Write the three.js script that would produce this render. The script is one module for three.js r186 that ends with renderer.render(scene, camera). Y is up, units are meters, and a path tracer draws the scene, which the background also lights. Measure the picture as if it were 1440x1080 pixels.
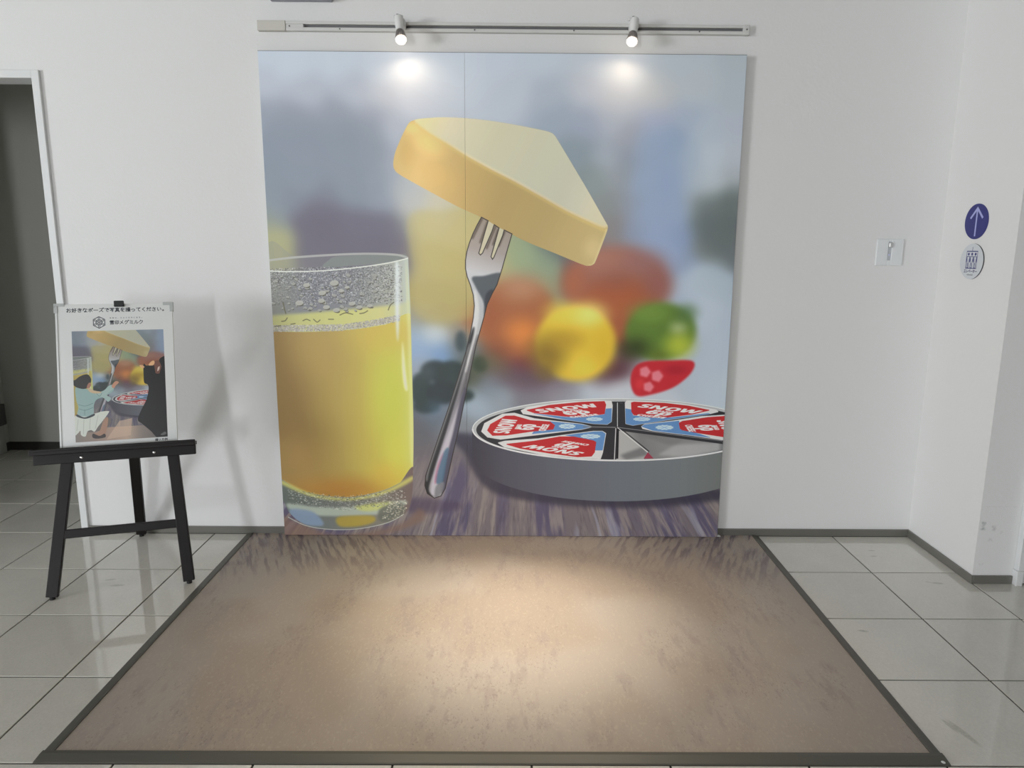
import * as THREE from 'three';
import { RoundedBoxGeometry } from 'three/addons/geometries/RoundedBoxGeometry.js';
import { mergeGeometries } from 'three/addons/utils/BufferGeometryUtils.js';
import { RectAreaLightUniformsLib } from 'three/addons/lights/RectAreaLightUniformsLib.js';
RectAreaLightUniformsLib.init();

// ───────────────────────────── camera, sky, daylight, exposure
const scene = new THREE.Scene();
const FOCAL = 963.06, PITCH = -0.17735, YAW = -0.00609, ROLL = 0.00739, EYE = new THREE.Vector3(0, 1.4685, 3.3508), CX = 729.2, CY = 519.9;
const camera = new THREE.PerspectiveCamera(2 * Math.atan(540 / FOCAL) * 180 / Math.PI, 1440 / 1080, 0.05, 100);
camera.position.copy(EYE);
camera.rotation.set(PITCH, YAW, ROLL, 'YXZ');
camera.setViewOffset(1440, 1080, 720 - CX, 540 - CY, 1440, 1080);
camera.updateMatrixWorld(true);
scene.add(camera);
scene.background = new THREE.Color(0.80, 0.90, 1.0).multiplyScalar(3);     // overcast sky seen through the windows
const renderer = new THREE.WebGLRenderer();
renderer.toneMapping = THREE.LinearToneMapping;
renderer.toneMappingExposure = 0.305;
renderer.shadowMap.enabled = true;

// the lobby: back wall face at z = 0; windows in the wall behind the camera and in the wall to the left
const LOBBY = { x0: -11, x1: 5.2, z1: 11, top: 3.1 };
const WINDOWS = [   // wall, along-wall range, height range, daylight
  { wall: 'front', a: -3.3, b: -2.6, y0: 0.3, y1: 2.7, power: 140, color: [0.92, 0.95, 1.0] },
  { wall: 'left', a: 6.4, b: 9.4, y0: 0.3, y1: 2.7, power: 104, color: [0.93, 0.96, 1.0] },
];
for (const w of WINDOWS) {
  const l = new THREE.RectAreaLight(new THREE.Color(...w.color), w.power, w.b - w.a - 0.08, w.y1 - w.y0 - 0.08);
  const c = (w.a + w.b) / 2, y = (w.y0 + w.y1) / 2;
  if (w.wall === 'front') { l.position.set(c, y, LOBBY.z1 - 0.005); l.lookAt(c, y, 0); }
  else { l.position.set(LOBBY.x0 + 0.005, y, c); l.lookAt(10, y, c); }
  l.name = 'window_daylight'; scene.add(l);
}

// ───────────────────────────── helpers
let seed = 7;
const rnd = () => { seed = (seed * 1664525 + 1013904223) >>> 0; return seed / 4294967296; };
const hash = (x, y) => { let h = (Math.imul(x, 374761393) + Math.imul(y, 668265263)) | 0; h = Math.imul(h ^ (h >>> 13), 1274126177); return ((h ^ (h >>> 16)) >>> 0) / 4294967296; };
const noise = (x, y) => {
  const i = Math.floor(x), j = Math.floor(y), u = x - i, v = y - j, a = u * u * (3 - 2 * u), b = v * v * (3 - 2 * v);
  return (hash(i, j) * (1 - a) + hash(i + 1, j) * a) * (1 - b) + (hash(i, j + 1) * (1 - a) + hash(i + 1, j + 1) * a) * b;
};
const fbm = (x, y, n = 4) => { let s = 0, a = 0.5, t = 0; for (let k = 0; k < n; k++) { s += a * noise(x, y); t += a; x = x * 2.03 + 17.1; y = y * 2.03 + 9.7; a *= 0.5; } return s / t; };
const clamp = (v, a, b) => Math.min(b, Math.max(a, v));
const smooth = (a, b, v) => { const t = clamp((v - a) / (b - a), 0, 1); return t * t * (3 - 2 * t); };
const mix = (a, b, t) => a.map((v, k) => v + (b[k] - v) * t);
const css = (c, a = 1) => `rgba(${c.map((v) => Math.round(v)).join(',')},${a})`;
const RM = new THREE.Matrix4().extractRotation(camera.matrixWorld);
const ray = (x, y) => new THREE.Vector3((x - CX) / FOCAL, -(y - CY) / FOCAL, -1).applyMatrix4(RM);
function onPlane(x, y, point, normal) { const d = ray(x, y); return EYE.clone().addScaledVector(d, point.clone().sub(EYE).dot(normal) / d.dot(normal)); }

const used = new Map();
function numbered(name) { const n = used.get(name) || 0; used.set(name, n + 1); return n ? `${name}_${String(n).padStart(3, '0')}` : name; }
function tag(o, label, category, group) { o.userData.label = label; o.userData.category = category; if (group) o.userData.group = group; return o; }
function thing(name, label, category, pos = [0, 0, 0], turn = 0, group) { const o = new THREE.Group(); o.name = numbered(name); o.position.set(...pos); o.rotation.y = turn; tag(o, label, category, group); scene.add(o); return o; }
function part(name, geo, mat, parent, pos, label) { const m = new THREE.Mesh(geo, mat); m.name = name; if (pos) m.position.set(...pos); m.castShadow = m.receiveShadow = true; if (label) m.userData.label = label; parent.add(m); return m; }
function struct(name, label, geo, mat) { const o = geo ? new THREE.Mesh(geo, mat) : new THREE.Group(); o.name = name; o.userData = { kind: 'structure', label, category: name.split('_')[0] }; o.castShadow = o.receiveShadow = true; scene.add(o); return o; }
const box = (x0, x1, y0, y1, z0, z1) => new THREE.BoxGeometry(x1 - x0, y1 - y0, z1 - z0).translate((x0 + x1) / 2, (y0 + y1) / 2, (z0 + z1) / 2);
const rbox = (w, h, d, r = 0.002, s = 2) => new RoundedBoxGeometry(w, h, d, s, r);
const rb = (x0, x1, y0, y1, z0, z1, r = 0.002, s = 2) => rbox(x1 - x0, y1 - y0, z1 - z0, r, s).translate((x0 + x1) / 2, (y0 + y1) / 2, (z0 + z1) / 2);
const merge = (list) => mergeGeometries(list.map((g) => (g.index ? g.toNonIndexed() : g)));
const std = (color, roughness = 0.6, more = {}) => new THREE.MeshStandardMaterial({ color, roughness, ...more });
const lin = (r, g, b) => new THREE.Color().setRGB(r, g, b);
function canvas(w, h) { const c = document.createElement('canvas'); c.width = w; c.height = h; return [c, c.getContext('2d')]; }
function tex(c) { const t = new THREE.CanvasTexture(c); t.colorSpace = THREE.SRGBColorSpace; t.anisotropy = 8; return t; }
function greyTexture(n, f) { const d = new Uint8Array(n * n * 4); for (let j = 0; j < n; j++) for (let i = 0; i < n; i++) { const v = clamp(f(i / n, j / n), 0, 1) * 255, k = (j * n + i) * 4; d[k] = d[k + 1] = d[k + 2] = v; d[k + 3] = 255; } const t = new THREE.DataTexture(d, n, n); t.magFilter = THREE.LinearFilter; t.wrapS = t.wrapT = THREE.RepeatWrapping; t.needsUpdate = true; return t; }
function worldUV(g) {   // uv in metres, by the way each face points
  const p = g.attributes.position, n = g.attributes.normal, uv = new Float32Array(p.count * 2);
  for (let i = 0; i < p.count; i++) {
    const ax = Math.abs(n.getX(i)), ay = Math.abs(n.getY(i)), az = Math.abs(n.getZ(i));
    uv[2 * i] = ax > ay && ax > az ? p.getZ(i) : p.getX(i);
    uv[2 * i + 1] = ay >= ax && ay >= az ? p.getZ(i) : p.getY(i);
  }
  g.setAttribute('uv', new THREE.BufferAttribute(uv, 2)); return g;
}

// ───────────────────────────── setting materials
const plasterBump = greyTexture(256, (u, v) => 0.35 * fbm(u * 40, v * 40, 3) + 0.65 * noise(u * 128, v * 128));
const M = {
  wall: std(lin(0.80, 0.80, 0.79), 0.75, { bumpMap: plasterBump, bumpScale: 0.0006 }),
  greyWall: std(lin(0.34, 0.33, 0.31), 0.8, { bumpMap: plasterBump, bumpScale: 0.0006 }),
  ceiling: std(lin(0.60, 0.60, 0.59), 0.9),
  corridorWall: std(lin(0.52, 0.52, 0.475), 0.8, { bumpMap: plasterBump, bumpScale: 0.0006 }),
  frame: std(lin(0.74, 0.75, 0.75), 0.45),
  baseboard: std(lin(0.20, 0.195, 0.175), 0.3, { metalness: 0.35 }),
  steelBase: std(lin(0.30, 0.31, 0.31), 0.35, { metalness: 0.5 }),
  grout: std(lin(0.07, 0.064, 0.055), 0.9),
  white: std(lin(0.78, 0.78, 0.76), 0.45),
  glass: new THREE.MeshPhysicalMaterial({ color: 0xffffff, roughness: 0.02, transmission: 1, thickness: 0 }),
  mullion: std(lin(0.55, 0.56, 0.57), 0.4, { metalness: 0.4 }),
};

// ───────────────────────────── floor: one mesh per tile where the tiles can be told apart
const T = 0.4, TX = 0.14188 * T, TZ = 0.00916;
const floor = struct('floor', 'pale polished square floor tiles with dark joints');
{
  const n = 512, d = new Uint8Array(n * n * 4);
  for (let j = 0; j < n; j++) for (let i = 0; i < n; i++) {
    const k = (j * n + i) * 4, f = 0.5 * fbm(i / 60, j / 60, 4) + 0.5 * noise(i / 2.2, j / 2.2), v = 1 - 0.07 * f - (hash(i, j) > 0.996 ? 0.05 : 0);
    d[k] = 228 * v; d[k + 1] = 225 * v; d[k + 2] = 216 * v; d[k + 3] = 255;
  }
  const base = new THREE.DataTexture(d, n, n); base.magFilter = THREE.LinearFilter; base.colorSpace = THREE.SRGBColorSpace; base.wrapS = base.wrapT = THREE.RepeatWrapping; base.needsUpdate = true;
  const mats = [[0, 0, 0.97], [0.31, 0.62, 1], [0.57, 0.13, 0.985], [0.83, 0.4, 0.955]].map(([u, v, t]) => {
    const m = base.clone(); m.offset.set(u, v); m.needsUpdate = true;
    return new THREE.MeshPhysicalMaterial({ color: lin(t, t, t), map: m, roughness: 0.07, clearcoat: 0.7, clearcoatRoughness: 0.03 });
  });
  // shoe marks on a few tiles: tile column and row, then place (metres from the tile's centre), length, width and turn of each mark
  const marks = { '4,1': [[0.043, -0.1, 0.05, 0.018, 0.1], [0.01, -0.11, 0.03, 0.008, 0.4]], '4,0': [[-0.105, 0.029, 0.03, 0.014, 0.1], [-0.083, -0.034, 0.035, 0.012, 0]], '3,2': [[-0.088, -0.109, 0.04, 0.016, 0.2]], '3,3': [[-0.063, 0.06, 0.022, 0.12, -0.25], [-0.085, 0.03, 0.014, 0.06, -0.2]], '-5,1': [[-0.048, -0.099, 0.05, 0.016, -0.2], [0.013, -0.047, 0.06, 0.018, -0.1]] };
  const marked = {};
  for (const [key, list] of Object.entries(marks)) {
    const q = new Uint8Array(d);
    for (const [mx, mz, len, wid, turn] of list) for (let j = 0; j < n; j++) for (let i = 0; i < n; i++) {
      const x = i / n - 0.5 - mx, z = j / n - 0.5 - mz, u = (x * Math.cos(turn) + z * Math.sin(turn)) / (len / 2), v = (z * Math.cos(turn) - x * Math.sin(turn)) / (wid / 2), e = u * u + v * v;
      if (e < 1.6) { const f = smooth(1.5, 0.2, e) * (0.05 + 0.13 * fbm(i / 3, j / 3, 3)), k = (j * n + i) * 4; q[k] *= 1 - f; q[k + 1] *= 1 - f; q[k + 2] *= 1 - f * 1.1; }
    }
    const m = new THREE.DataTexture(q, n, n); m.magFilter = THREE.LinearFilter; m.colorSpace = THREE.SRGBColorSpace; m.wrapS = m.wrapT = THREE.RepeatWrapping; m.offset.set(0.5, 0.5); m.needsUpdate = true;
    marked[key] = mats[1].clone(); marked[key].map = m;
  }
  const w = T - 0.0062, h = 0.008, c = 0.0012, a = w / 2, b = a - c;
  const P = [], I = [];
  for (const [r, y] of [[a, -h], [a, -c], [b, 0]]) P.push(-r, y, -r, r, y, -r, r, y, r, -r, y, r);
  for (let L = 0; L < 2; L++) for (let k = 0; k < 4; k++) { const p = L * 4 + k, q = L * 4 + (k + 1) % 4; I.push(p, p + 4, q, q, p + 4, q + 4); }
  I.push(8, 11, 10, 8, 10, 9);
  const tileGeo0 = new THREE.BufferGeometry(); tileGeo0.setAttribute('position', new THREE.Float32BufferAttribute(P, 3)); tileGeo0.setIndex(I);
  const tileGeo = tileGeo0.toNonIndexed(); tileGeo.computeVertexNormals(); worldUV(tileGeo);
  const rest = [];
  for (let i = -28; i < 13; i++) for (let j = -5; j < 28; j++) {
    const x = (i + 0.5) * T + TX, z = (j + 0.5) * T + TZ;
    if (z > LOBBY.z1 || x > LOBBY.x1 + 0.2 || x < LOBBY.x0 - 0.2 || (z < 0 && (x > -1.9 || x < -4))) continue;
    const near = x > -4 && x < 2.8 && z < 2.1 && !(z < 1.4 && x > -1.2 && x < 1.1);   // in the picture and not wholly under the mat
    if (near) part('tile', tileGeo, marked[`${i},${j}`] || mats[Math.floor(hash(i + 50, j + 50) * 4)], floor, [x, 0, z]);
    else rest.push(tileGeo.clone().translate(x, 0, z));
  }
  part('tile_field', mergeGeometries(rest), mats[1], floor).userData.kind = 'stuff';
  part('grout_bed', box(LOBBY.x0 - 0.2, LOBBY.x1 + 0.2, -0.10, -0.0035, -2, LOBBY.z1 + 0.2), M.grout, floor);
}

// ───────────────────────────── walls, ceiling
const XR = 2.055, ZP = 0.505, DX0 = -3.35, DX1 = -2.2225, DH = 2.217, WT = 0.11;
function wallWithHoles(u0, u1, y0, y1, holes, depth) {
  const s = new THREE.Shape([[u0, y0], [u1, y0], [u1, y1], [u0, y1]].map((p) => new THREE.Vector2(...p)));
  for (const [a, b, c, d] of holes) s.holes.push(new THREE.Path([[a, c], [a, d], [b, d], [b, c]].map((p) => new THREE.Vector2(...p))));
  return new THREE.ExtrudeGeometry(s, { depth, bevelEnabled: false });
}
{ // back wall with the doorway on the left
  const s = new THREE.Shape([[LOBBY.x0, 0], [DX0, 0], [DX0, DH], [DX1, DH], [DX1, 0], [XR + 0.1, 0], [XR + 0.1, LOBBY.top], [LOBBY.x0, LOBBY.top]].map((p) => new THREE.Vector2(...p)));
  struct('wall_back', 'white painted back wall behind the mural', worldUV(new THREE.ExtrudeGeometry(s, { depth: WT, bevelEnabled: false }).translate(0, 0, -WT)), M.wall);
}
struct('wall_right', 'white wall return with the round signs', worldUV(box(XR, XR + 0.12, 0, LOBBY.top, 0, ZP - 0.12)), M.wall);
{ // wall turning right at the corner, with scuff marks low down
  const [c, g] = canvas(512, 1024); g.fillStyle = '#fff'; g.fillRect(0, 0, 512, 1024);
  g.filter = 'blur(5px)';
  const W = 0.18, H = 0.36, sx = 512 / W, sy = 1024 / H;
  for (const [x, y, rx, ry, a] of [[0.018, 0.27, 0.012, 0.022, 0.25], [0.068, 0.262, 0.011, 0.016, 0.16], [0.058, 0.205, 0.012, 0.007, 0.12], [0.105, 0.24, 0.006, 0.009, 0.07], [0.033, 0.09, 0.01, 0.006, 0.08]]) {
    for (let k = 0; k < 14; k++) { g.fillStyle = `rgba(95,98,98,${a * 0.45})`; g.beginPath(); g.ellipse((x + (rnd() - 0.5) * rx * 1.6) * sx, (H - y + (rnd() - 0.5) * ry * 1.6) * sy, rx * sx * 0.35, ry * sy * 0.3, rnd() * 3, 0, 7); g.fill(); }
  }
  const t = tex(c); const w2 = struct('wall_side', 'narrow white wall beside the door frame on the right');
  const scuffed = M.wall.clone(); scuffed.map = t;
  const plane = new THREE.PlaneGeometry(W, H).translate(XR + W / 2, H / 2, ZP + 0.0006);
  part('wall_face', worldUV(box(XR, LOBBY.x1, 0, LOBBY.top, ZP - 0.12, ZP)), M.wall, w2);
  part('scuffed_paint', new THREE.BoxGeometry(W, H, 0.0006).translate(XR + W / 2, H / 2, ZP + 0.0003), scuffed, w2);
}
struct('wall_left', 'grey lobby wall with a tall window', worldUV(wallWithHoles(-LOBBY.z1, 0, 0, LOBBY.top, WINDOWS.filter((w) => w.wall === 'left').map((w) => [-w.b, -w.a, w.y0, w.y1]), 0.2).rotateY(Math.PI / 2).translate(LOBBY.x0 - 0.2, 0, 0)), M.greyWall);
struct('wall_front', 'grey lobby wall with a tall window facing the mural', worldUV(wallWithHoles(LOBBY.x0, LOBBY.x1, 0, LOBBY.top, WINDOWS.filter((w) => w.wall === 'front').map((w) => [w.a, w.b, w.y0, w.y1]), 0.2).translate(0, 0, LOBBY.z1)), M.greyWall);
struct('wall_far_right', 'plain grey lobby wall', worldUV(box(LOBBY.x1, LOBBY.x1 + 0.2, 0, LOBBY.top, ZP - 0.1, LOBBY.z1)), M.greyWall);
struct('ceiling', 'pale lobby ceiling', box(LOBBY.x0 - 0.2, LOBBY.x1 + 0.2, LOBBY.top, LOBBY.top + 0.15, -0.2, LOBBY.z1 + 0.2), M.ceiling);
WINDOWS.forEach((w, i) => {
  const o = struct(`window_${i + 1}`, 'tall lobby window with metal frame'); const d = 0.05, W = w.b - w.a, H = w.y1 - w.y0;
  part('window_frame', merge([box(-W / 2, -W / 2 + d, 0, H, -0.03, 0.03), box(W / 2 - d, W / 2, 0, H, -0.03, 0.03), box(-W / 2 + d, W / 2 - d, 0, d, -0.03, 0.03), box(-W / 2 + d, W / 2 - d, H - d, H, -0.03, 0.03)]), M.mullion, o);
  part('pane', box(-W / 2 + d, W / 2 - d, d, H - d, -0.003, 0.003), M.glass, o);
  if (w.wall === 'front') o.position.set((w.a + w.b) / 2, w.y0, LOBBY.z1 + 0.1);
  else { o.position.set(LOBBY.x0 - 0.1, w.y0, (w.a + w.b) / 2); o.rotation.y = Math.PI / 2; }
});
// corridor behind the doorway
const KZ = -1.44, KX = -3.64;
struct('wall_corridor_back', 'dim grey corridor wall beyond the doorway', worldUV(box(KX - 0.1, -1.7, 0, 2.75, KZ - 0.1, KZ)), M.corridorWall);
struct('wall_corridor_left', 'dim grey corridor side wall', worldUV(box(KX - 0.1, KX, 0, 2.75, KZ, -WT)), M.corridorWall);
struct('wall_corridor_right', 'corridor end wall', worldUV(box(-1.8, -1.7, 0, 2.75, KZ, -WT)), M.corridorWall);
struct('ceiling_corridor', 'corridor ceiling', box(KX - 0.1, -1.7, 2.6, 2.75, KZ - 0.1, -WT), M.ceiling);
// door frame round the left doorway
{
  const f = struct('trim_1', 'white painted frame of the doorway on the left'), z1 = 0.014;
  part('jamb', rb(DX1 - 0.002, DX1 + 0.034, 0, DH + 0.034, -WT - 0.01, z1, 0.003), M.frame, f);
  part('jamb', rb(DX0 - 0.034, DX0 + 0.002, 0, DH + 0.034, -WT - 0.01, z1, 0.003), M.frame, f);
  part('lintel', rb(DX0, DX1, DH - 0.002, DH + 0.034, -WT - 0.01, z1, 0.003), M.frame, f);
}
// door frame at the far right
{
  const f = struct('door_1', 'white painted door and frame at the right end of the wall');
  part('jamb', rb(2.236, 2.262, 0.07, 2.2, ZP, ZP + 0.03, 0.003), M.frame, f);
  part('jamb_foot', rb(2.232, 2.262, 0, 0.07, ZP, ZP + 0.032, 0.003), M.frame, f);
  part('door_leaf', rb(2.263, 3.1, 0.006, 2.15, ZP - 0.002, ZP + 0.016, 0.003), M.frame, f);
  part('lintel', rb(2.236, 3.14, 2.16, 2.2, ZP, ZP + 0.03, 0.003), M.frame, f);
}
// baseboards
{
  const bh = 0.038;
  struct('baseboard_back', 'grey baseboard strip along the back wall', rb(DX1 + 0.036, XR, 0, bh, 0, 0.010, 0.002), M.baseboard);
  struct('baseboard_right', 'grey baseboard strip below the round signs', rb(XR - 0.010, XR, 0, bh, 0.010, ZP + 0.010, 0.002), M.baseboard);
  struct('baseboard_side', 'grey baseboard strip beside the door frame', rb(XR, 2.231, 0, bh, ZP, ZP + 0.010, 0.002), M.baseboard);
  struct('baseboard_corridor', 'dark corridor baseboard', merge([box(KX + 0.008, -1.8, 0, 0.06, KZ, KZ + 0.008), box(KX, KX + 0.008, 0, 0.06, KZ, -1.37)]), std(lin(0.05, 0.048, 0.042), 0.5));
  struct('baseboard_left', 'grey baseboard strip left of the doorway', rb(LOBBY.x0, DX0 - 0.036, 0, bh, 0, 0.010, 0.002), M.baseboard);
}
{ // fitting at the corridor's far corner
  const o = thing('corridor_door', 'grey corridor door edge with dark handle plate', 'door', [KX + 0.016, 0, -1.10]);
  part('door_panel', rb(-0.014, 0.014, 0.004, 2.1, -0.27, 0.27, 0.003), std(lin(0.42, 0.42, 0.40), 0.6), o);
  part('handle_plate', rb(0.014, 0.045, 0.21, 0.36, -0.262, -0.19, 0.008), std(lin(0.07, 0.07, 0.065), 0.5), o);
}

// ───────────────────────────── mural print
const MURAL = { x0: -1.1729, x1: 1.0498, y0: 0.006, y1: 2.3349, z: 0.035, seam: -0.236 };
const CW = 1952, CH = 2048;
const mz = new THREE.Vector3(0, 0, MURAL.z), nz = new THREE.Vector3(0, 0, 1);
const mp = (x, y) => { const p = onPlane(x, y, mz, nz); return [(p.x - MURAL.x0) / (MURAL.x1 - MURAL.x0) * CW, (MURAL.y1 - p.y) / (MURAL.y1 - MURAL.y0) * CH]; };
const MS = 2.88;   // canvas pixels to one photo pixel
function tracer(g, map) {
  const poly = (pts, close = true) => { g.beginPath(); pts.forEach((p, k) => g[k ? 'lineTo' : 'moveTo'](...map(...p))); if (close) g.closePath(); };
  const curve = (pts, close = true) => {   // smooth curve through the points
    const q = pts.map((p) => map(...p)), n = q.length, at = (k) => (close ? q[(k + n) % n] : q[clamp(k, 0, n - 1)]);
    g.beginPath(); g.moveTo(...q[0]);
    for (let k = 0; k < (close ? n : n - 1); k++) { const a = at(k - 1), b = at(k), c = at(k + 1), d = at(k + 2); g.bezierCurveTo(b[0] + (c[0] - a[0]) / 6, b[1] + (c[1] - a[1]) / 6, c[0] - (d[0] - b[0]) / 6, c[1] - (d[1] - b[1]) / 6, c[0], c[1]); }
    if (close) g.closePath();
  };
  const grad = (a, b, stops) => { const s = g.createLinearGradient(...map(...a), ...map(...b)); for (const [t, c, al] of stops) s.addColorStop(t, css(c, al ?? 1)); return s; };
  const blob = (x, y, rx, ry, c, al, scale, rot = 0) => { const [u, v] = map(x, y); g.save(); g.translate(u, v); g.rotate(rot); g.scale(rx * scale, ry * scale); const s = g.createRadialGradient(0, 0, 0, 0, 0, 1); s.addColorStop(0, css(c, al)); s.addColorStop(0.35, css(c, al * 0.8)); s.addColorStop(0.7, css(c, al * 0.28)); s.addColorStop(1, css(c, 0)); g.fillStyle = s; g.beginPath(); g.arc(0, 0, 1, 0, 7); g.fill(); g.restore(); };
  return { poly, curve, grad, blob };
}
function paintMural() {
  const [cv, g] = canvas(CW, CH);
  // out-of-focus background of the printed photograph, from sampled colours
  const S = `370,80,182,192,204 420,100,184,194,206 480,90,185,195,206 540,100,187,195,206 600,100,188,196,207 650,90,188,196,207 370,120,175,182,194 430,130,170,176,188 500,130,172,178,190 540,140,177,182,192 580,140,184,190,201
370,165,145,152,166 420,170,140,147,160 480,170,142,149,162 530,170,150,156,170 550,185,168,174,186 375,210,128,138,152 430,210,130,140,153 490,210,132,142,155 530,220,142,150,163 548,230,155,161,174
378,250,122,134,146 430,250,128,138,150 500,250,130,141,153 540,255,150,158,170 570,270,165,170,174 380,280,122,134,143 420,285,112,118,132 460,290,105,105,120 500,290,122,132,146 540,290,140,148,162 580,290,172,174,172 620,300,184,180,160
382,310,135,142,130 400,315,130,138,142 425,315,100,98,112 460,320,95,90,104 500,315,108,108,122 540,315,112,116,132 560,320,135,138,140 600,320,184,178,140 640,320,188,178,135 385,340,160,160,120 408,345,155,155,122 428,345,103,100,110 480,345,98,95,105 540,345,100,97,110 562,350,110,105,118 573,360,150,142,115
600,360,176,166,108 640,370,180,166,104 655,330,190,180,130 590,420,165,152,96 640,420,165,150,92 585,445,150,145,125 620,445,160,148,100 583,465,150,170,190 615,470,182,192,200 645,470,140,135,125 590,490,140,165,195 620,490,118,150,188 648,485,100,110,115 595,515,148,158,170
660,400,175,160,105 690,400,165,150,110 667,450,160,110,70 665,520,80,85,70 690,540,120,130,142 670,570,150,165,178 700,560,140,150,160 590,600,95,97,103 640,600,120,125,132 600,650,98,96,100 640,640,105,102,106 655,680,92,88,94 590,690,100,94,98 740,560,120,118,128 800,560,150,155,165
700,90,185,194,206 760,85,182,192,203 830,90,182,190,200 880,100,181,188,197 950,90,175,185,193 1040,90,168,178,185 720,130,180,188,200 770,140,165,175,188 820,130,176,182,193 860,150,176,181,190 920,140,176,181,187 970,130,176,185,192 1030,140,170,180,188
780,165,150,162,178 820,180,150,160,178 855,175,164,171,184 880,200,155,160,172 920,175,160,168,188 960,170,160,172,190 985,190,170,182,195 1030,180,172,180,192 810,215,135,148,158 850,220,150,160,172 875,220,140,148,162 910,210,146,160,182 940,200,140,158,182 965,220,160,175,192 990,220,180,190,200 1030,220,175,182,192
830,255,130,142,146 870,250,140,148,158 900,260,150,164,186 935,260,145,162,190 965,260,165,178,192 990,260,178,188,196 1030,255,165,172,178 850,290,128,135,138 880,290,138,145,158 910,300,150,165,190 945,300,150,166,192 968,290,150,162,170 990,285,140,150,150 1030,285,112,122,120
858,320,130,128,130 885,325,135,142,160 920,330,148,162,192 955,330,135,150,182 975,320,115,128,132 1000,320,105,115,115 1030,320,98,104,106 930,360,150,165,195 960,370,140,155,180 985,350,120,128,128 1005,350,112,118,118 1028,365,105,112,116 975,395,175,190,202 1000,380,150,165,175 1020,405,150,165,178 960,410,165,178,195 990,430,178,190,202 1020,440,165,178,192 1000,500,170,182,195 1010,550,180,192,200 960,545,172,182,192 940,568,185,192,200
860,548,188,194,202 830,558,180,188,198 890,555,185,190,198 735,370,150,165,130 765,370,140,155,130 780,350,100,110,110 805,352,95,95,105 750,395,140,150,120 705,380,168,168,125 815,375,120,90,85 740,530,115,100,110 785,545,135,130,140 850,520,110,90,100 700,510,105,90,80 610,580,100,110,122 660,600,125,130,138`
    .split(/\s+/).map((s) => s.split(',').map(Number));
  const w = 244, h = 256, [bc, bg] = canvas(w, h), im = bg.createImageData(w, h);
  const pts = S.map(([x, y, ...c]) => [...mp(x, y).map((v, k) => v / (k ? CH / h : CW / w)), ...c]);
  for (let j = 0; j < h; j++) for (let i = 0; i < w; i++) {
    let a = 1e-9, r = 0, gg = 0, b = 0;
    for (const [x, y, R, G, B] of pts) { const d = ((x - i) ** 2 + (y - j) ** 2) / 40, k = 1 / (0.4 + d * d * d); a += k; r += k * R; gg += k * G; b += k * B; }
    const k = (j * w + i) * 4; im.data[k] = r / a; im.data[k + 1] = gg / a; im.data[k + 2] = b / a; im.data[k + 3] = 255;
  }
  bg.putImageData(im, 0, 0);
  g.imageSmoothingEnabled = true; g.imageSmoothingQuality = 'high';
  g.filter = 'blur(22px)'; g.drawImage(bc, -20, -20, CW + 40, CH + 40); g.filter = 'none';

  // blurred leaves and fruit on their own layer
  const [lc, lg] = canvas(CW, CH); const L = tracer(lg, mp);
  const lb = (...a) => L.blob(a[0], a[1], a[2], a[3], a[4], a[5] ?? 1, MS, a[6] ?? 0);
  const disc = (x, y, rx, ry, c, al = 1) => { lg.fillStyle = css(c, al); lg.beginPath(); lg.ellipse(...mp(x, y), rx * MS, ry * MS, 0, 0, 7); lg.fill(); };
  const shape = (pts, c, al) => { L.curve(pts); lg.fillStyle = css(c, al); lg.fill(); }, flush = (blur) => { g.filter = `blur(${blur}px)`; g.drawImage(lc, 0, 0); g.filter = 'none'; lg.clearRect(0, 0, CW, CH); };
  shape([[340, 172], [440, 170], [532, 172], [540, 230], [536, 282], [440, 292], [340, 300]], [126, 136, 150], 0.6);
  shape([[424, 292], [450, 282], [500, 296], [556, 306], [572, 350], [574, 380], [426, 380], [422, 330]], [98, 94, 108], 0.75);
  shape([[340, 322], [404, 322], [412, 345], [410, 380], [340, 380]], [162, 162, 118], 0.7);
  shape([[900, 186], [950, 180], [962, 260], [956, 360], [892, 350], [890, 260]], [144, 162, 190], 0.55);
  shape([[978, 285], [1000, 280], [1060, 262], [1060, 372], [1020, 366], [985, 340]], [98, 106, 108], 0.7);
  shape([[962, 385], [985, 372], [1030, 392], [1060, 420], [1060, 560], [975, 560], [990, 470], [960, 420]], [176, 189, 201], 0.6);
  flush(26);
  shape([[574, 306], [620, 296], [700, 300], [700, 420], [660, 448], [590, 446], [582, 380]], [178, 168, 112], 0.55);
  shape([[985, 376], [1030, 388], [1060, 405], [1060, 440], [980, 410]], [168, 182, 192], 0.5);
  flush(12);
  for (const [x, y, rx, ry, c] of [[612, 522, 22, 16, [38, 50, 52]], [635, 528, 26, 22, [40, 52, 52]], [592, 548, 16, 26, [34, 50, 46]], [622, 552, 24, 18, [30, 42, 44]], [650, 556, 18, 10, [48, 62, 60]], [600, 572, 20, 10, [38, 52, 50]], [648, 480, 8, 16, [85, 100, 105]], [675, 512, 12, 12, [70, 82, 55]]]) disc(x, y, rx, ry, mix(c, [26, 36, 38], 0.4), 0.95);
  flush(9);
  lb(613, 575, 16, 10, [120, 150, 185], 0.9); lb(600, 523, 10, 7, [165, 180, 190], 0.8); lb(612, 468, 26, 14, [190, 200, 206], 0.8);
  disc(728, 449, 60, 62, [158, 96, 60]); disc(868, 402, 80, 58, [150, 98, 82]); disc(868, 440, 62, 50, [154, 88, 60]);
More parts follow.
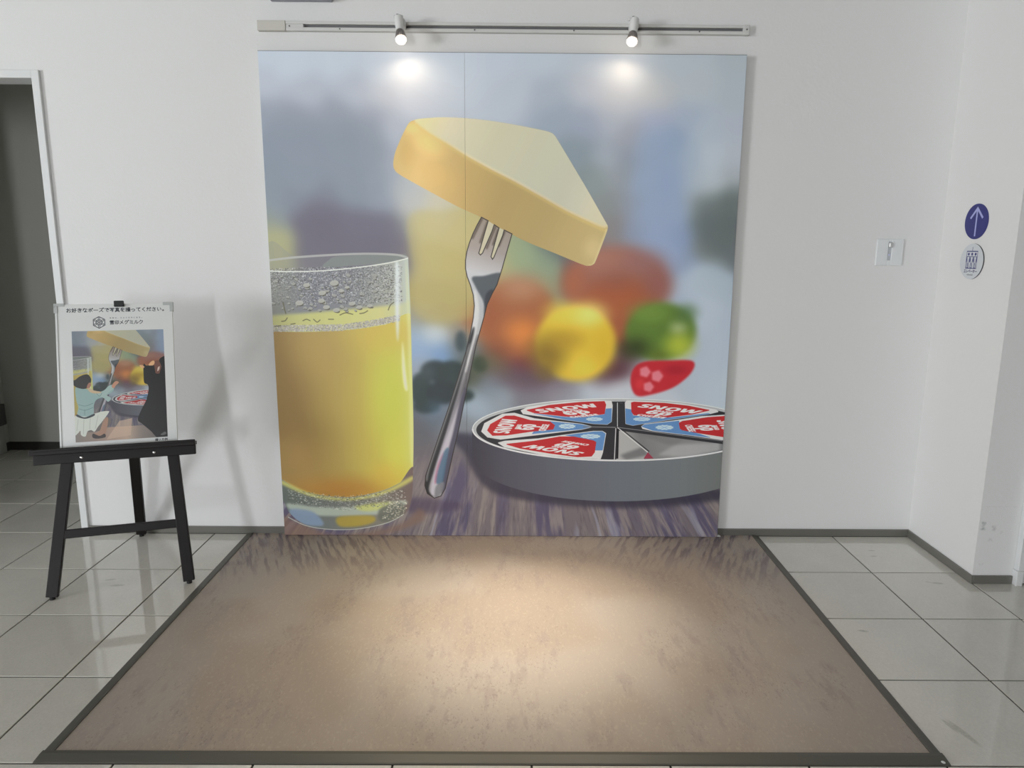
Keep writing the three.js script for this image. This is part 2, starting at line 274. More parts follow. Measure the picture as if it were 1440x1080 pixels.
  lb(733, 405, 55, 30, [182, 138, 108], 0.9); lb(735, 468, 44, 34, [214, 132, 62], 1); lb(700, 495, 30, 26, [120, 70, 50], 0.8); lb(740, 512, 40, 18, [104, 46, 52], 0.9); lb(690, 508, 20, 16, [96, 104, 76], 0.7); lb(688, 440, 22, 50, [150, 84, 50], 0.8);
  lb(850, 365, 60, 28, [164, 118, 104], 0.8); lb(905, 368, 50, 26, [146, 108, 108], 0.8); lb(870, 425, 50, 40, [164, 92, 58], 0.9); lb(805, 400, 26, 40, [170, 100, 66], 0.8); lb(925, 400, 32, 36, [142, 92, 88], 0.8); lb(866, 396, 36, 24, [134, 84, 76], 0.5);
  lb(745, 532, 80, 20, [92, 74, 84], 0.9); lb(865, 518, 40, 24, [86, 52, 58], 1); lb(880, 490, 20, 24, [84, 52, 44], 0.9);
  g.filter = 'blur(23px)'; g.drawImage(lc, 0, 0); g.filter = 'none'; lg.clearRect(0, 0, CW, CH);
  disc(809, 483, 60, 57, [212, 182, 58]); lb(826, 442, 44, 28, [232, 216, 116], 1); lb(790, 440, 40, 26, [224, 200, 80], 0.8); lb(770, 498, 44, 44, [132, 106, 38], 1); lb(795, 478, 44, 24, [172, 138, 44], 0.8); lb(822, 518, 36, 26, [226, 194, 70], 1); lb(850, 490, 26, 46, [206, 172, 52], 0.9); lb(768, 524, 22, 18, [110, 90, 50], 0.8);
  disc(929, 467, 53, 44, [90, 118, 48]); lb(915, 440, 46, 24, [112, 142, 62], 0.9); lb(955, 486, 34, 30, [172, 184, 62], 1); lb(954, 461, 20, 14, [176, 188, 140], 0.8); lb(893, 490, 34, 26, [52, 62, 30], 1); lb(965, 440, 26, 20, [82, 112, 66], 0.8); lb(925, 500, 22, 14, [96, 108, 38], 0.8);
  g.filter = 'blur(13px)'; g.drawImage(lc, 0, 0); g.filter = 'none'; lg.clearRect(0, 0, CW, CH);
  L.curve([[890, 520], [905, 509], [940, 507], [974, 508], [972, 524], [948, 544], [915, 555], [895, 556], [887, 540]]); lg.fillStyle = css([184, 40, 50]); lg.fill();
  lb(950, 520, 26, 12, [158, 30, 46], 0.8); lb(900, 540, 12, 14, [205, 58, 62], 0.8);
  for (const [x, y, r] of [[907, 523, 8.5], [924, 529, 9], [912, 544, 8]]) { L.poly([0, 1, 2, 3, 4].map((k) => [x + r * Math.sin(k * 1.2566 + 0.3), y - r * Math.cos(k * 1.2566 + 0.3)])); lg.fillStyle = css([226, 150, 160], 0.75); lg.fill(); }
  g.filter = 'blur(4px)'; g.drawImage(lc, 0, 0); g.filter = 'none';

  // printed wooden table top, sharper toward the lower edge
  {
    const y0 = Math.floor(mp(720, 600)[1]), id = g.getImageData(0, y0, CW, CH - y0), d = id.data, vx = mp(735, 300), X0 = mp(401, 755)[0];
    for (let j = 0; j < CH - y0; j++) for (let i = 0; i < CW; i++) {
      const Y = (y0 + j - vx[1]), t = (i - vx[0]) / Y * 1000, dep = 1e6 / Y, near = smooth(0.25, 0.95, j / (CH - y0)), amt = smooth(0.0, 0.45, j / (CH - y0));
      const board = noise(t / 62, dep / 260 + 3), grain = fbm(t / 15, dep / 75, 4), fine = fbm(t / 4.5, dep / 34, 3), ring = Math.sin(t / 14 + 7 * fbm(t / 60, dep / 120, 3));
      let c = mix([112, 104, 108], [88, 82, 104], smooth(0.35, 0.7, board));
      c = mix(c, [148, 138, 130], smooth(0.40, 0.76, grain) * 0.75 * (0.5 + 0.5 * near));
      c = mix(c, [76, 68, 78], smooth(0.55, 0.78, fine) * 0.4 * near);
      c = mix(c, [150, 150, 166], smooth(0.5, 1, ring) * smooth(0.45, 0.62, fbm(t / 70 + 9, dep / 150, 2)) * 0.6 * near);
      const k = (j * CW + i) * 4; for (let q = 0; q < 3; q++) d[k + q] += (c[q] - d[k + q]) * amt;
    }
    g.putImageData(id, 0, y0);
  }
  const D = tracer(g, mp), ell = (x, y, rx, ry, c, al = 1, rot = 0) => { g.fillStyle = css(c, al); g.beginPath(); g.ellipse(...mp(x, y), rx * MS, ry * MS, rot, 0, 7); g.fill(); };
  // printed dark patches of the table beside box and glass
  g.filter = 'blur(10px)';
  D.curve([[655, 640], [690, 690], [770, 708], [850, 714], [930, 713], [1020, 702], [1020, 690], [660, 610]]); g.fillStyle = css([50, 47, 62], 0.8); g.fill();
  D.curve([[575, 700], [640, 705], [645, 716], [580, 722]]); g.fillStyle = css([72, 60, 82], 0.6); g.fill();
  D.curve([[395, 725], [470, 752], [560, 738], [590, 715], [590, 735], [500, 760], [395, 756]]); g.fillStyle = css([128, 100, 84], 0.7); g.fill();
  g.filter = 'none';

  // glass of juice
  const glassR = [[574, 362], [577, 430], [579.5, 520], [581, 600], [581, 670], [578, 705]];
  g.save();
  D.curve([[370, 366], [420, 361], [500, 356.5], [555, 357.5], [574, 363], [577, 430], [579.5, 520], [581.5, 600], [581, 660], [579, 700], [570, 722], [545, 735], [505, 743], [465, 744], [430, 738], [408, 722], [395, 700], [370, 690]]);
  g.clip();
  g.fillStyle = css([128, 130, 130], 0.35); g.fillRect(0, 0, CW, CH);
  D.poly([[360, 380], [440, 381], [520, 373], [574, 363], [578, 455], [360, 475]]); g.fillStyle = D.grad([385, 400], [575, 400], [[0, [122, 124, 118], 0.9], [0.3, [116, 118, 126], 0.85], [0.6, [124, 126, 128], 0.8], [0.85, [158, 162, 152], 0.85], [1, [188, 198, 188], 0.9]]); g.fill();
  D.curve([[480, 360], [560, 358], [574, 362], [540, 370], [490, 374], [455, 376], [462, 366]]); g.fillStyle = css([122, 130, 124], 0.75); g.fill();
  // pale juice surface seen through the glass, then the body of the juice
  D.curve([[370, 447], [430, 440], [500, 434], [560, 428], [580, 424], [580, 462], [370, 470]]); g.fillStyle = D.grad([385, 440], [575, 440], [[0, [172, 172, 116]], [0.5, [190, 190, 118]], [0.8, [196, 192, 128]], [1, [186, 192, 162]]]); g.filter = 'blur(6px)'; g.fill(); g.filter = 'none';
  D.curve([[345, 464], [385, 466], [430, 467], [490, 464], [540, 457], [582, 447], [584, 560], [583, 662], [560, 680], [530, 692], [490, 699], [450, 696], [420, 688], [398, 675], [370, 655], [345, 640]]);
  g.fillStyle = D.grad([390, 560], [582, 560], [[0, [148, 121, 68]], [0.2, [154, 128, 70]], [0.45, [168, 146, 76]], [0.7, [186, 172, 78]], [0.87, [192, 188, 82]], [0.96, [200, 200, 110]], [1, [202, 204, 136]]]); g.fill();
  g.save(); g.clip();
  const jb = (x, y, rx, ry, c, a) => D.blob(x, y, rx, ry, c, a, MS);
  jb(545, 470, 90, 50, [198, 170, 76], 0.7); jb(440, 500, 80, 60, [170, 142, 78], 0.6); jb(548, 560, 46, 110, [190, 194, 78], 0.8); jb(400, 580, 50, 160, [154, 124, 74], 0.6); jb(480, 690, 130, 36, [172, 122, 52], 0.9); jb(550, 668, 46, 34, [200, 168, 70], 0.8); jb(430, 640, 60, 60, [158, 126, 70], 0.5); jb(560, 640, 30, 60, [204, 200, 84], 0.6);
  g.restore();
  // foam line
  for (let k = 0; k < 2600; k++) { const t = rnd(), x = 382 + 180 * t, yc = t < 0.5 ? 463 - 2 * t : 462 - 34 * (t - 0.5) ** 1.3, y = yc + (rnd() - 0.5) * 9 - 1, v = 120 + rnd() * 75; ell(x, y, 0.4 + rnd() * 0.7, 0.4 + rnd() * 0.6, [v + 4, v, v - 6], 0.7); }
  // condensation
  for (let k = 0; k < 5200; k++) { const x = 380 + rnd() * 185, y = 378 + rnd() * 52 - (x - 380) * 0.03, v = rnd() < 0.45 ? 165 + rnd() * 45 : 62 + rnd() * 34, q = Math.hypot((x - 400) / 22, (y - 415) / 16) < 1 ? 0.25 : 0.62; ell(x, y, 0.3 + rnd() * 0.75, 0.3 + rnd() * 0.6, [v, v, v + 2], q); }
  for (let k = 0; k < 120; k++) { const x = 383 + rnd() * 175, y = 388 + rnd() * 54 - (x - 380) * 0.03, r = 0.8 + 2.6 * rnd() ** 2; ell(x + 0.5, y + 0.8, r * 1.2, r * 0.8, [70, 68, 58], 0.75, rnd() - 0.5); ell(x, y, r * 1.15, r * 0.75, [156, 156, 150], 0.9, rnd() - 0.5); }
  for (const [x, y, r] of [[421, 426, 6], [452, 423, 5], [470, 398, 6.5], [453, 412, 5.5], [431, 401, 5], [459, 432, 5], [473, 436, 5], [495, 427, 5], [488, 404, 3.5], [480, 409, 4], [505, 432, 4.5], [520, 430, 4]]) { ell(x + 0.6, y + 1.8, r * 0.95, r * 0.5, [78, 74, 58], 0.8, 0.1); ell(x, y, r, r * 0.6, [168, 168, 160], 0.92, -0.15); }
  g.lineCap = 'round';
  for (const pt of [[[398, 425], [400, 434], [402, 441]], [[396, 452], [401, 451], [404, 447]], [[426, 451], [431, 449], [436, 451]], [[441, 449], [446, 453], [450, 450]], [[478, 443], [486, 440], [496, 442]], [[506, 441], [512, 440], [517, 437]], [[546, 436], [549, 429], [554, 425]], [[409, 456], [415, 455]], [[386, 459], [395, 458]], [[462, 449], [469, 449]]]) { D.curve(pt, false); g.strokeStyle = css([84, 80, 52], 0.85); g.lineWidth = 4; g.stroke(); }
  // printed glints down the right of the glass
  g.filter = 'blur(4px)';
  D.curve([[556, 372], [561, 374], [562, 400], [561, 460], [559, 480], [556, 440]]); g.fillStyle = css([212, 220, 220], 0.85); g.fill();
  D.curve([[566, 480], [570, 520], [573, 548], [569, 545], [566, 520]]); g.fillStyle = css([232, 236, 220], 0.8); g.fill();
  D.curve([[571, 365], [576, 430], [579, 520], [581, 640], [577, 640], [575, 520], [572, 430]]); g.fillStyle = css([214, 216, 160], 0.45); g.fill();
  g.filter = 'none';
  // thick glass base
  D.curve([[370, 660], [398, 676], [420, 689], [450, 697], [490, 700], [530, 693], [560, 681], [584, 660], [590, 760], [370, 760]]); g.fillStyle = D.grad([400, 700], [580, 700], [[0, [96, 104, 98]], [0.4, [112, 116, 112]], [0.75, [124, 120, 110]], [1, [112, 96, 92]]]); g.fill();
  g.filter = 'blur(5px)';
  D.curve([[398, 676], [440, 694], [490, 700], [540, 690], [578, 670], [578, 677], [540, 695], [490, 704], [440, 699], [398, 682]]); g.fillStyle = css([206, 202, 110], 0.75); g.fill();
  D.curve([[404, 708], [450, 713], [510, 712], [560, 704], [572, 708], [540, 722], [480, 726], [420, 722]]); g.fillStyle = css([176, 186, 172], 0.85); g.fill();
  D.curve([[408, 716], [440, 720], [455, 738], [430, 738], [412, 728]]); g.fillStyle = css([128, 146, 170], 0.95); g.fill();
  D.curve([[500, 712], [548, 706], [552, 713], [515, 719]]); g.fillStyle = css([190, 194, 110], 0.8); g.fill();
  D.curve([[474, 728], [500, 725], [525, 726], [526, 734], [505, 740], [478, 740]]); g.fillStyle = css([170, 150, 66], 0.95); g.fill();
  D.curve([[534, 716], [560, 706], [570, 716], [556, 730], [535, 733]]); g.fillStyle = css([104, 106, 96], 0.9); g.fill();
  g.filter = 'none';
  for (let k = 0; k < 700; k++) { const x = 405 + rnd() * 165, y = 698 + rnd() * 20 - Math.abs(x - 485) * 0.12, v = rnd() < 0.5 ? 70 + rnd() * 30 : 180 + rnd() * 40; ell(x, y, 0.5 + rnd() * 1.2, 0.4 + rnd() * 0.5, [v, v + 3, v - 8], 0.5); }
  for (let k = 0; k < 130; k++) { const x = 538 + rnd() * 34, y = 704 + rnd() * 26, v = 130 + rnd() * 100; ell(x, y, 0.6 + rnd() * 1.3, 0.5 + rnd(), [v, v - 4, v - 24], 0.6); }
  g.restore();
  D.curve([[372, 367], [420, 361.5], [500, 357], [555, 358], [574, 363]], false); g.strokeStyle = css([172, 174, 170], 0.8); g.lineWidth = 9; g.stroke();
  D.curve([[372, 381], [410, 382], [450, 381], [500, 376.5], [545, 370], [574, 363]], false); g.strokeStyle = css([214, 216, 208], 0.9); g.lineWidth = 5; g.stroke();
  D.curve([[405, 727], [430, 739], [465, 744.5], [505, 743.5], [545, 735], [568, 723]], false); g.strokeStyle = css([186, 190, 180], 0.8); g.lineWidth = 4; g.stroke();

  // cheese wedge
  const cheese = [[575, 173], [582, 169], [590, 167], [608, 165.5], [627, 165], [655, 166.3], [686, 169.4], [725, 175.5], [763, 183], [775, 186.6], [780, 190.5], [785, 198], [820, 256.5], [852, 312.5], [854.6, 318], [854, 324], [846, 346], [837.5, 367.5], [834, 372], [828, 373.8], [819, 372], [780, 356], [739, 339.3], [707, 322.5], [676, 305.3], [644, 290.7], [610, 272.5], [580, 256], [562, 245.5], [555, 239], [553, 230], [555.5, 215], [561, 201], [567, 187.5]];
  D.curve(cheese); g.fillStyle = D.grad([560, 200], [850, 340], [[0, [206, 178, 114]], [0.14, [208, 178, 116]], [0.32, [192, 163, 102]], [0.5, [177, 152, 96]], [0.72, [178, 156, 104]], [1, [186, 168, 118]]]); g.fill();
  g.save(); D.curve(cheese); g.clip();
  D.blob(603, 200, 40, 24, [226, 194, 122], 0.9, MS, 0.5); D.blob(572, 215, 18, 30, [200, 166, 100], 0.7, MS); D.blob(615, 245, 60, 26, [204, 170, 104], 0.6, MS, 0.45); D.blob(835, 350, 22, 24, [202, 184, 134], 0.8, MS); D.blob(580, 180, 20, 12, [224, 200, 128], 0.8, MS);
  const ridge = [[584, 171], [592, 178], [605, 187], [628, 200.5], [654, 216.5], [690, 236.5], [725, 254.5], [762, 275.5], [797, 295.5], [826, 309.5], [846, 318.5], [853, 319]];
  g.beginPath(); [[575, 160], ...ridge, [870, 318], [790, 150]].forEach((p, k) => g[k ? 'lineTo' : 'moveTo'](...mp(...p))); g.closePath();
  g.fillStyle = D.grad([595, 170], [850, 310], [[0, [222, 206, 156]], [0.12, [210, 202, 172]], [0.35, [198, 194, 166]], [0.6, [194, 193, 170]], [0.85, [194, 192, 172]], [1, [200, 194, 166]]]); g.filter = 'blur(3px)'; g.fill();
  D.curve(ridge, false); g.strokeStyle = D.grad([600, 180], [850, 320], [[0, [224, 206, 150], 0.3], [0.25, [222, 212, 178], 0.9], [0.6, [214, 204, 180], 0.9], [1, [212, 196, 150], 0.8]]); g.lineWidth = 8; g.stroke();
  D.curve(ridge.map(([x, y]) => [x + 1, y + 4.5]), false); g.strokeStyle = css([206, 186, 116], 0.5); g.lineWidth = 10; g.stroke();
  D.curve([[854, 322], [836, 369], [828, 373]], false); g.strokeStyle = css([214, 200, 158], 0.7); g.lineWidth = 8; g.stroke(); g.filter = 'none';
  g.restore();

  // fork
  for (const gap of [[[686.5, 310.5], [695, 316], [678.6, 356], [675.6, 358.6], [673.3, 356]], [[701.8, 320.5], [709, 323.5], [694.5, 362], [692.5, 364.6], [690.5, 361]]]) { D.poly(gap); g.fillStyle = css([200, 194, 172], 0.8); g.fill(); }
  const fork = [[677, 305.5], [671, 316.5], [665, 329], [660, 342], [656.5, 354], [654.6, 366], [654.6, 378], [657, 389], [661.5, 401], [665.5, 415], [667, 430], [665.5, 447], [662, 466], [655.5, 494], [644, 532], [632, 570], [618, 611], [605, 650], [598.5, 669], [597.5, 683], [601, 694], [610.8, 700.5], [620, 697.5], [626, 687], [630, 669], [635, 646], [646, 599], [657.5, 541], [669, 487], [676, 462], [680.5, 446], [685, 428], [692, 413], [699, 400], [706, 378], [713, 353], [720, 329], [709, 323.5], [707, 331], [694.5, 362], [692.5, 364.6], [690.5, 361], [701.8, 320.5], [695, 316], [692, 325], [678.6, 356], [675.6, 358.6], [673.3, 356], [686.5, 310.5]];
  g.save(); D.poly(fork); g.clip();
  D.poly(fork); g.fillStyle = D.grad([690, 310], [610, 700], [[0, [150, 138, 124]], [0.1, [162, 152, 146]], [0.18, [192, 192, 194]], [0.22, [186, 188, 192]], [0.3, [176, 178, 180]], [0.42, [178, 178, 178]], [0.6, [120, 118, 122]], [0.8, [162, 158, 166]], [1, [150, 146, 148]]]); g.fill();
  g.filter = 'blur(3px)';
  D.curve([[664, 390], [680, 388], [704, 384], [704, 400], [694, 420], [684, 432], [678, 420], [668, 402]]); g.fillStyle = css([78, 84, 90], 0.95); g.fill();
  D.curve([[683, 415], [694, 408], [686, 436], [681, 444]]); g.fillStyle = css([52, 56, 62], 0.9); g.fill();
  D.curve([[667, 408], [672, 420], [674, 440], [670, 465], [664, 490], [658, 520], [654, 520], [660, 484], [666, 440]]); g.fillStyle = css([206, 206, 206], 0.95); g.fill();
  D.curve([[663, 466], [666, 470], [652, 522], [632, 592], [610, 662], [603, 688], [609, 699], [597, 694], [596, 672], [616, 610], [640, 540]]); g.fillStyle = css([34, 34, 36], 0.95); g.fill();
  D.curve([[657, 490], [659, 494], [634, 572], [606, 655], [601, 676], [599, 672], [604, 650], [632, 566]]); g.fillStyle = css([150, 150, 150], 0.7); g.fill();
  D.curve([[668, 480], [672, 478], [656, 545], [644, 600], [637, 606], [648, 555]]); g.fillStyle = css([92, 90, 92], 0.8); g.fill();
  D.curve([[648, 560], [654, 552], [640, 625], [630, 640], [622, 690], [612, 697], [606, 690], [614, 655], [632, 605]]); g.fillStyle = css([186, 182, 190], 0.85); g.fill();
  D.curve([[656, 545], [650, 590], [636, 655], [628, 690], [620, 690], [626, 650], [638, 605], [648, 560]]); g.fillStyle = css([66, 64, 80], 0.85); g.fill();
  D.curve([[631, 630], [628, 650], [622, 680], [613, 678], [616, 660], [624, 636]]); g.fillStyle = css([74, 104, 128], 0.85); g.fill();
  D.curve([[624, 636], [616, 662], [613, 680], [611, 676], [615, 655]]); g.fillStyle = css([170, 90, 120], 0.6); g.fill();
  D.curve([[613, 684], [624, 678], [622, 692], [612, 700]]); g.fillStyle = css([120, 120, 124], 0.9); g.fill();
  for (const [a, b] of [[[678, 307], [664, 336]], [[686, 311], [675, 342]], [[697, 318], [684, 350]], [[701, 322], [693, 345]], [[710, 325], [701, 347]]]) { g.beginPath(); g.moveTo(...mp(...a)); g.lineTo(...mp(...b)); g.strokeStyle = css([58, 44, 34], 0.75); g.lineWidth = 7; g.stroke(); }
  g.filter = 'none'; g.restore();
  D.poly(fork); g.strokeStyle = css([44, 38, 36], 0.85); g.lineWidth = 4; g.stroke();

  // round box of wrapped portions
  const c0 = mp(868, 604.5), RX = (c0[0] - mp(664, 604.5)[0]), RY = mp(868, 648)[1] - c0[1];
  const at = (a, r, dy = 0) => [c0[0] + RX * r * Math.cos(a), c0[1] - RY * r * Math.sin(a) + dy];
  const hgt = mp(868, 705)[1] - mp(868, 648)[1];
  g.beginPath(); g.ellipse(...c0, RX, RY, 0, 0, Math.PI); g.lineTo(c0[0] - RX, c0[1] + hgt * 0.75);
  for (let k = 0; k <= 40; k++) { const a = Math.PI + k / 40 * Math.PI; g.lineTo(c0[0] + RX * 0.99 * Math.cos(a), c0[1] + hgt * 0.72 - (RY + hgt * 0.28) * Math.sin(a)); }
  g.closePath(); g.fillStyle = D.grad([663, 650], [1016, 650], [[0, [58, 56, 66]], [0.12, [76, 75, 86]], [0.35, [92, 95, 106]], [0.6, [104, 110, 118]], [0.85, [112, 118, 120]], [1, [108, 112, 110]]]); g.fill();
  g.beginPath(); g.ellipse(...c0, RX, RY, 0, 0, 7); g.fillStyle = css([172, 175, 176]); g.fill();
  g.beginPath(); g.ellipse(c0[0], c0[1] + 4, RX * 0.972, RY * 0.93, 0, 0, 7); g.fillStyle = css([46, 46, 50]); g.fill();
  for (let k = 0; k < 160; k++) { const a = rnd() * 6.283, r = 0.8 + rnd() * 0.13, p = at(a, r, 4); g.strokeStyle = css(rnd() < 0.5 ? [110, 110, 112] : [26, 26, 30], 0.6); g.lineWidth = 2; g.beginPath(); g.moveTo(...p); g.lineTo(p[0] + (rnd() - 0.5) * 40, p[1] + (rnd() - 0.5) * 6); g.stroke(); }
  const wz = (list) => list.map(([x, y]) => [640 + x / 3.6, 540 + y / 3.6]);
  const WEDGES = [
    { deg: 172, white: [[135, 240], [150, 200], [240, 153], [300, 148], [400, 176], [500, 188], [640, 204], [690, 217], [640, 229], [420, 256], [230, 279], [165, 268]], red: [[165, 235], [180, 205], [255, 163], [300, 162], [380, 185], [480, 192], [503, 210], [495, 228], [380, 240], [260, 258], [190, 260]], blue: [[480, 190], [640, 205], [690, 217], [640, 228], [390, 252], [400, 240], [494, 230], [503, 210]], mark: [567, 214, 52, 15] },
    { deg: 117, white: [[335, 135], [370, 118], [560, 92], [720, 85], [790, 88], [795, 110], [790, 190], [770, 203], [700, 200], [560, 180], [345, 150]], red: [[365, 133], [480, 108], [640, 93], [755, 89], [762, 105], [755, 150], [650, 165], [560, 163], [400, 145]], blue: [[400, 150], [560, 168], [650, 169], [757, 154], [764, 126], [792, 124], [790, 190], [770, 203], [700, 200], [560, 180]], mark: [705, 178, 52, 12] },
    { deg: 236, white: [[220, 298], [250, 290], [420, 278], [560, 258], [700, 240], [745, 240], [762, 250], [745, 350], [735, 378], [640, 375], [450, 358], [250, 318]], red: [[262, 305], [400, 290], [530, 268], [600, 268], [700, 288], [712, 295], [705, 345], [690, 365], [620, 368], [480, 350], [330, 325]], blue: [[560, 260], [700, 242], [745, 241], [760, 252], [746, 335], [709, 335], [713, 292], [600, 266]], mark: [685, 265, 62, 14] },
    { deg: 63, white: [[862, 95], [870, 85], [960, 88], [1150, 102], [1320, 132], [1330, 140], [1290, 150], [1100, 177], [900, 208], [865, 200]], red: [[893, 95], [905, 92], [1060, 98], [1180, 112], [1285, 133], [1200, 152], [1070, 168], [1000, 168], [905, 155], [895, 140]], blue: [[863, 125], [893, 130], [900, 160], [1000, 172], [1100, 170], [1280, 149], [1290, 151], [1100, 177], [900, 208], [865, 200]], mark: [945, 178, 54, 12] },
    { deg: 9, white: [[945, 215], [960, 205], [1100, 188], [1250, 165], [1420, 155], [1420, 292], [1200, 260], [1000, 236], [950, 225]], red: [[1135, 198], [1150, 190], [1280, 170], [1420, 160], [1420, 276], [1250, 250], [1150, 232], [1140, 225]], blue: [[945, 215], [960, 206], [1133, 187], [1140, 228], [1240, 254], [1290, 271], [1200, 259], [1000, 235]], mark: [1060, 220, 56, 15] },
  ];
  for (const { deg, white, red, blue, mark } of WEDGES) {
    const fillRound = (pts, c, w) => { D.poly(wz(pts)); g.lineJoin = 'round'; g.fillStyle = g.strokeStyle = css(c); g.lineWidth = w; g.fill(); g.stroke(); };
    fillRound(white, [206, 206, 205], 5); fillRound(blue, [92, 134, 182], 2); fillRound(red, [178, 42, 46], 4);
    { const [mx, my, mw, mhh] = mark, q = wz([[mx, my]])[0], rx = mw / 3.6 * MS * 0.95, ry = mhh / 3.6 * MS; g.save(); g.translate(...mp(...q)); g.scale(rx, ry); g.fillStyle = css([190, 210, 230], 0.92); g.beginPath(); for (let v = 0; v < 24; v++) { const a = v / 24 * 6.2832, R = v % 2 ? 1 : 0.84; g[v ? 'lineTo' : 'moveTo'](R * Math.cos(a), R * Math.sin(a)); } g.closePath(); g.fill(); g.strokeStyle = css([128, 162, 202], 0.9); g.lineWidth = 0.1; g.beginPath(); for (let v = 0; v < 3; v++) { const a = v * Math.PI / 3; g.moveTo(-0.7 * Math.cos(a), -0.7 * Math.sin(a)); g.lineTo(0.7 * Math.cos(a), 0.7 * Math.sin(a)); } g.stroke(); g.restore(); }
    g.save(); g.transform(RX, 0, 0, RY, c0[0], c0[1] + 2); g.rotate(-(deg - 90) * Math.PI / 180);
    const word = (s, y, size, font, sx = 1) => { g.save(); g.translate(0, y); g.scale(size / 100 * sx, size / 100); g.font = `bold 100px ${font}`; g.textAlign = 'center'; g.textBaseline = 'alphabetic'; g.fillStyle = css([226, 220, 218]); g.fillText(s, 0, 0); g.strokeStyle = css([226, 220, 218]); g.lineWidth = 5; g.strokeText(s, 0, 0); g.restore(); };
    word('SNOW', -0.728, 0.145, 'sans-serif', 1.05); word('BRAND', -0.672, 0.045, 'sans-serif'); word('6p', -0.577, 0.15, 'sans-serif', 1.1); word('CHEESE', -0.487, 0.066, 'sans-serif', 0.92);
    g.restore();
  }
  // the emptied place: bare foil
  g.save(); g.beginPath(); g.moveTo(...at(-Math.PI / 2, 0.02)); for (let k = 0; k <= 24; k++) g.lineTo(...at(-Math.PI / 2 + k / 24 * Math.PI / 3, 0.955, 2)); g.closePath(); g.clip();
  g.fillStyle = D.grad([868, 640], [1010, 610], [[0, [168, 168, 166]], [0.25, [120, 120, 120]], [0.5, [134, 134, 134]], [0.7, [150, 150, 150]], [1, [122, 124, 124]]]); g.fillRect(0, 0, CW, CH);
  D.poly([[869, 603], [911, 636], [905, 647], [868, 648]]); g.fillStyle = css([168, 168, 166]); g.fill();
  g.filter = 'blur(6px)'; D.poly([[872, 640], [905, 628], [912, 640], [880, 647]]); g.fillStyle = css([92, 92, 94], 0.7); g.fill(); D.poly([[925, 640], [960, 620], [1012, 618], [1012, 634], [960, 642]]); g.fillStyle = css([166, 166, 166], 0.8); g.fill(); D.poly([[880, 604], [1015, 622], [940, 626]]); g.fillStyle = css([112, 112, 112], 0.6); g.fill(); g.filter = 'none';
  g.restore();
  D.poly([[905, 645], [911, 636], [919, 644.5]]); g.fillStyle = css([150, 58, 76]); g.fill();
  const ln = (a, b, c, w, al = 1) => { g.beginPath(); g.moveTo(...mp(...a)); g.lineTo(...mp(...b)); g.strokeStyle = css(c, al); g.lineWidth = w; g.stroke(); };
  ln([868, 601], [911, 636], [206, 206, 204], 4); ln([871, 601], [913, 635], [40, 40, 44], 4);
  ln([868.3, 566], [868.3, 600], [206, 208, 208], 3); ln([866, 602], [864, 646], [196, 196, 196], 4); ln([869, 603], [868, 645], [22, 22, 26], 9); ln([869, 601], [1016, 620], [190, 190, 190], 3, 0.6); ln([820, 600], [866, 601], [120, 120, 122], 4);
  g.beginPath(); g.ellipse(...c0, RX - 2, RY - 1, 0, 0.12, Math.PI - 0.0); g.strokeStyle = css([212, 214, 216]); g.lineWidth = 7; g.stroke();
  g.beginPath(); g.ellipse(...c0, RX - 2, RY - 1, 0, Math.PI, Math.PI * 2); g.strokeStyle = css([206, 210, 210]); g.lineWidth = 4; g.stroke();
  return cv;
}
// the colours above are as seen in the photograph; the ink is that much lighter than it looks in this room
function inkGain(cv, gain) {
  const g = cv.getContext('2d'), id = g.getImageData(0, 0, cv.width, cv.height), d = id.data;
  const lut = gain.map((k) => Uint8Array.from({ length: 256 }, (_, v) => { const c = v / 255, l = (c <= 0.04045 ? c / 12.92 : ((c + 0.055) / 1.055) ** 2.4) * k; return clamp(255 * (l <= 0.0031308 ? l * 12.92 : 1.055 * l ** (1 / 2.4) - 0.055), 0, 255); }));
  for (let k = 0; k < d.length; k += 4) { d[k] = lut[0][d[k]]; d[k + 1] = lut[1][d[k + 1]]; d[k + 2] = lut[2][d[k + 2]]; }
  g.putImageData(id, 0, 0); return cv;
}
const muralCanvas = paintMural();
const [posterSource, psg] = canvas(CW, CH); psg.drawImage(muralCanvas, 0, 0);
inkGain(muralCanvas, [1.52, 1.52, 1.52]);
{
  const o = thing('mural_panel', 'tall printed wall panel showing juice glass, fork, cheese wedge and fruit', 'mural', [0, 0, 0]);
  const print = new THREE.MeshPhysicalMaterial({ map: tex(muralCanvas), roughness: 0.42 });
  const edge = std(lin(0.72, 0.72, 0.71), 0.6), W = MURAL.x1 - MURAL.x0, H = MURAL.y1 - MURAL.y0, gap = 0.0005;
  for (const [a, b, l] of [[MURAL.x0, MURAL.seam - gap, 'printed sheet with the juice glass'], [MURAL.seam + gap, MURAL.x1, 'printed sheet with the round box of wrapped portions']]) {
    const g = box(a, b, MURAL.y0, MURAL.y1, 0.022, MURAL.z), p = g.attributes.position, uv = g.attributes.uv;
    for (let i = 0; i < p.count; i++) uv.setXY(i, (p.getX(i) - MURAL.x0) / W, (p.getY(i) - MURAL.y0) / H);
    part('printed_sheet', g, [edge, edge, edge, edge, print, edge], o, null, l);
  }
  part('backing_frame', box(MURAL.x0 + 0.004, MURAL.x1 - 0.004, MURAL.y0, MURAL.y1 - 0.003, 0.0105, 0.022), edge, o);
  part('top_trim', box(MURAL.x0, MURAL.x1, MURAL.y1, MURAL.y1 + 0.0022, 0.012, MURAL.z + 0.001), std(lin(0.25, 0.26, 0.27), 0.5), o);
  part('foot_bracket', rb(MURAL.x1, MURAL.x1 + 0.018, 0.006, 0.009, 0.014, 0.034, 0.001), std(lin(0.75, 0.75, 0.73), 0.4), o);
}

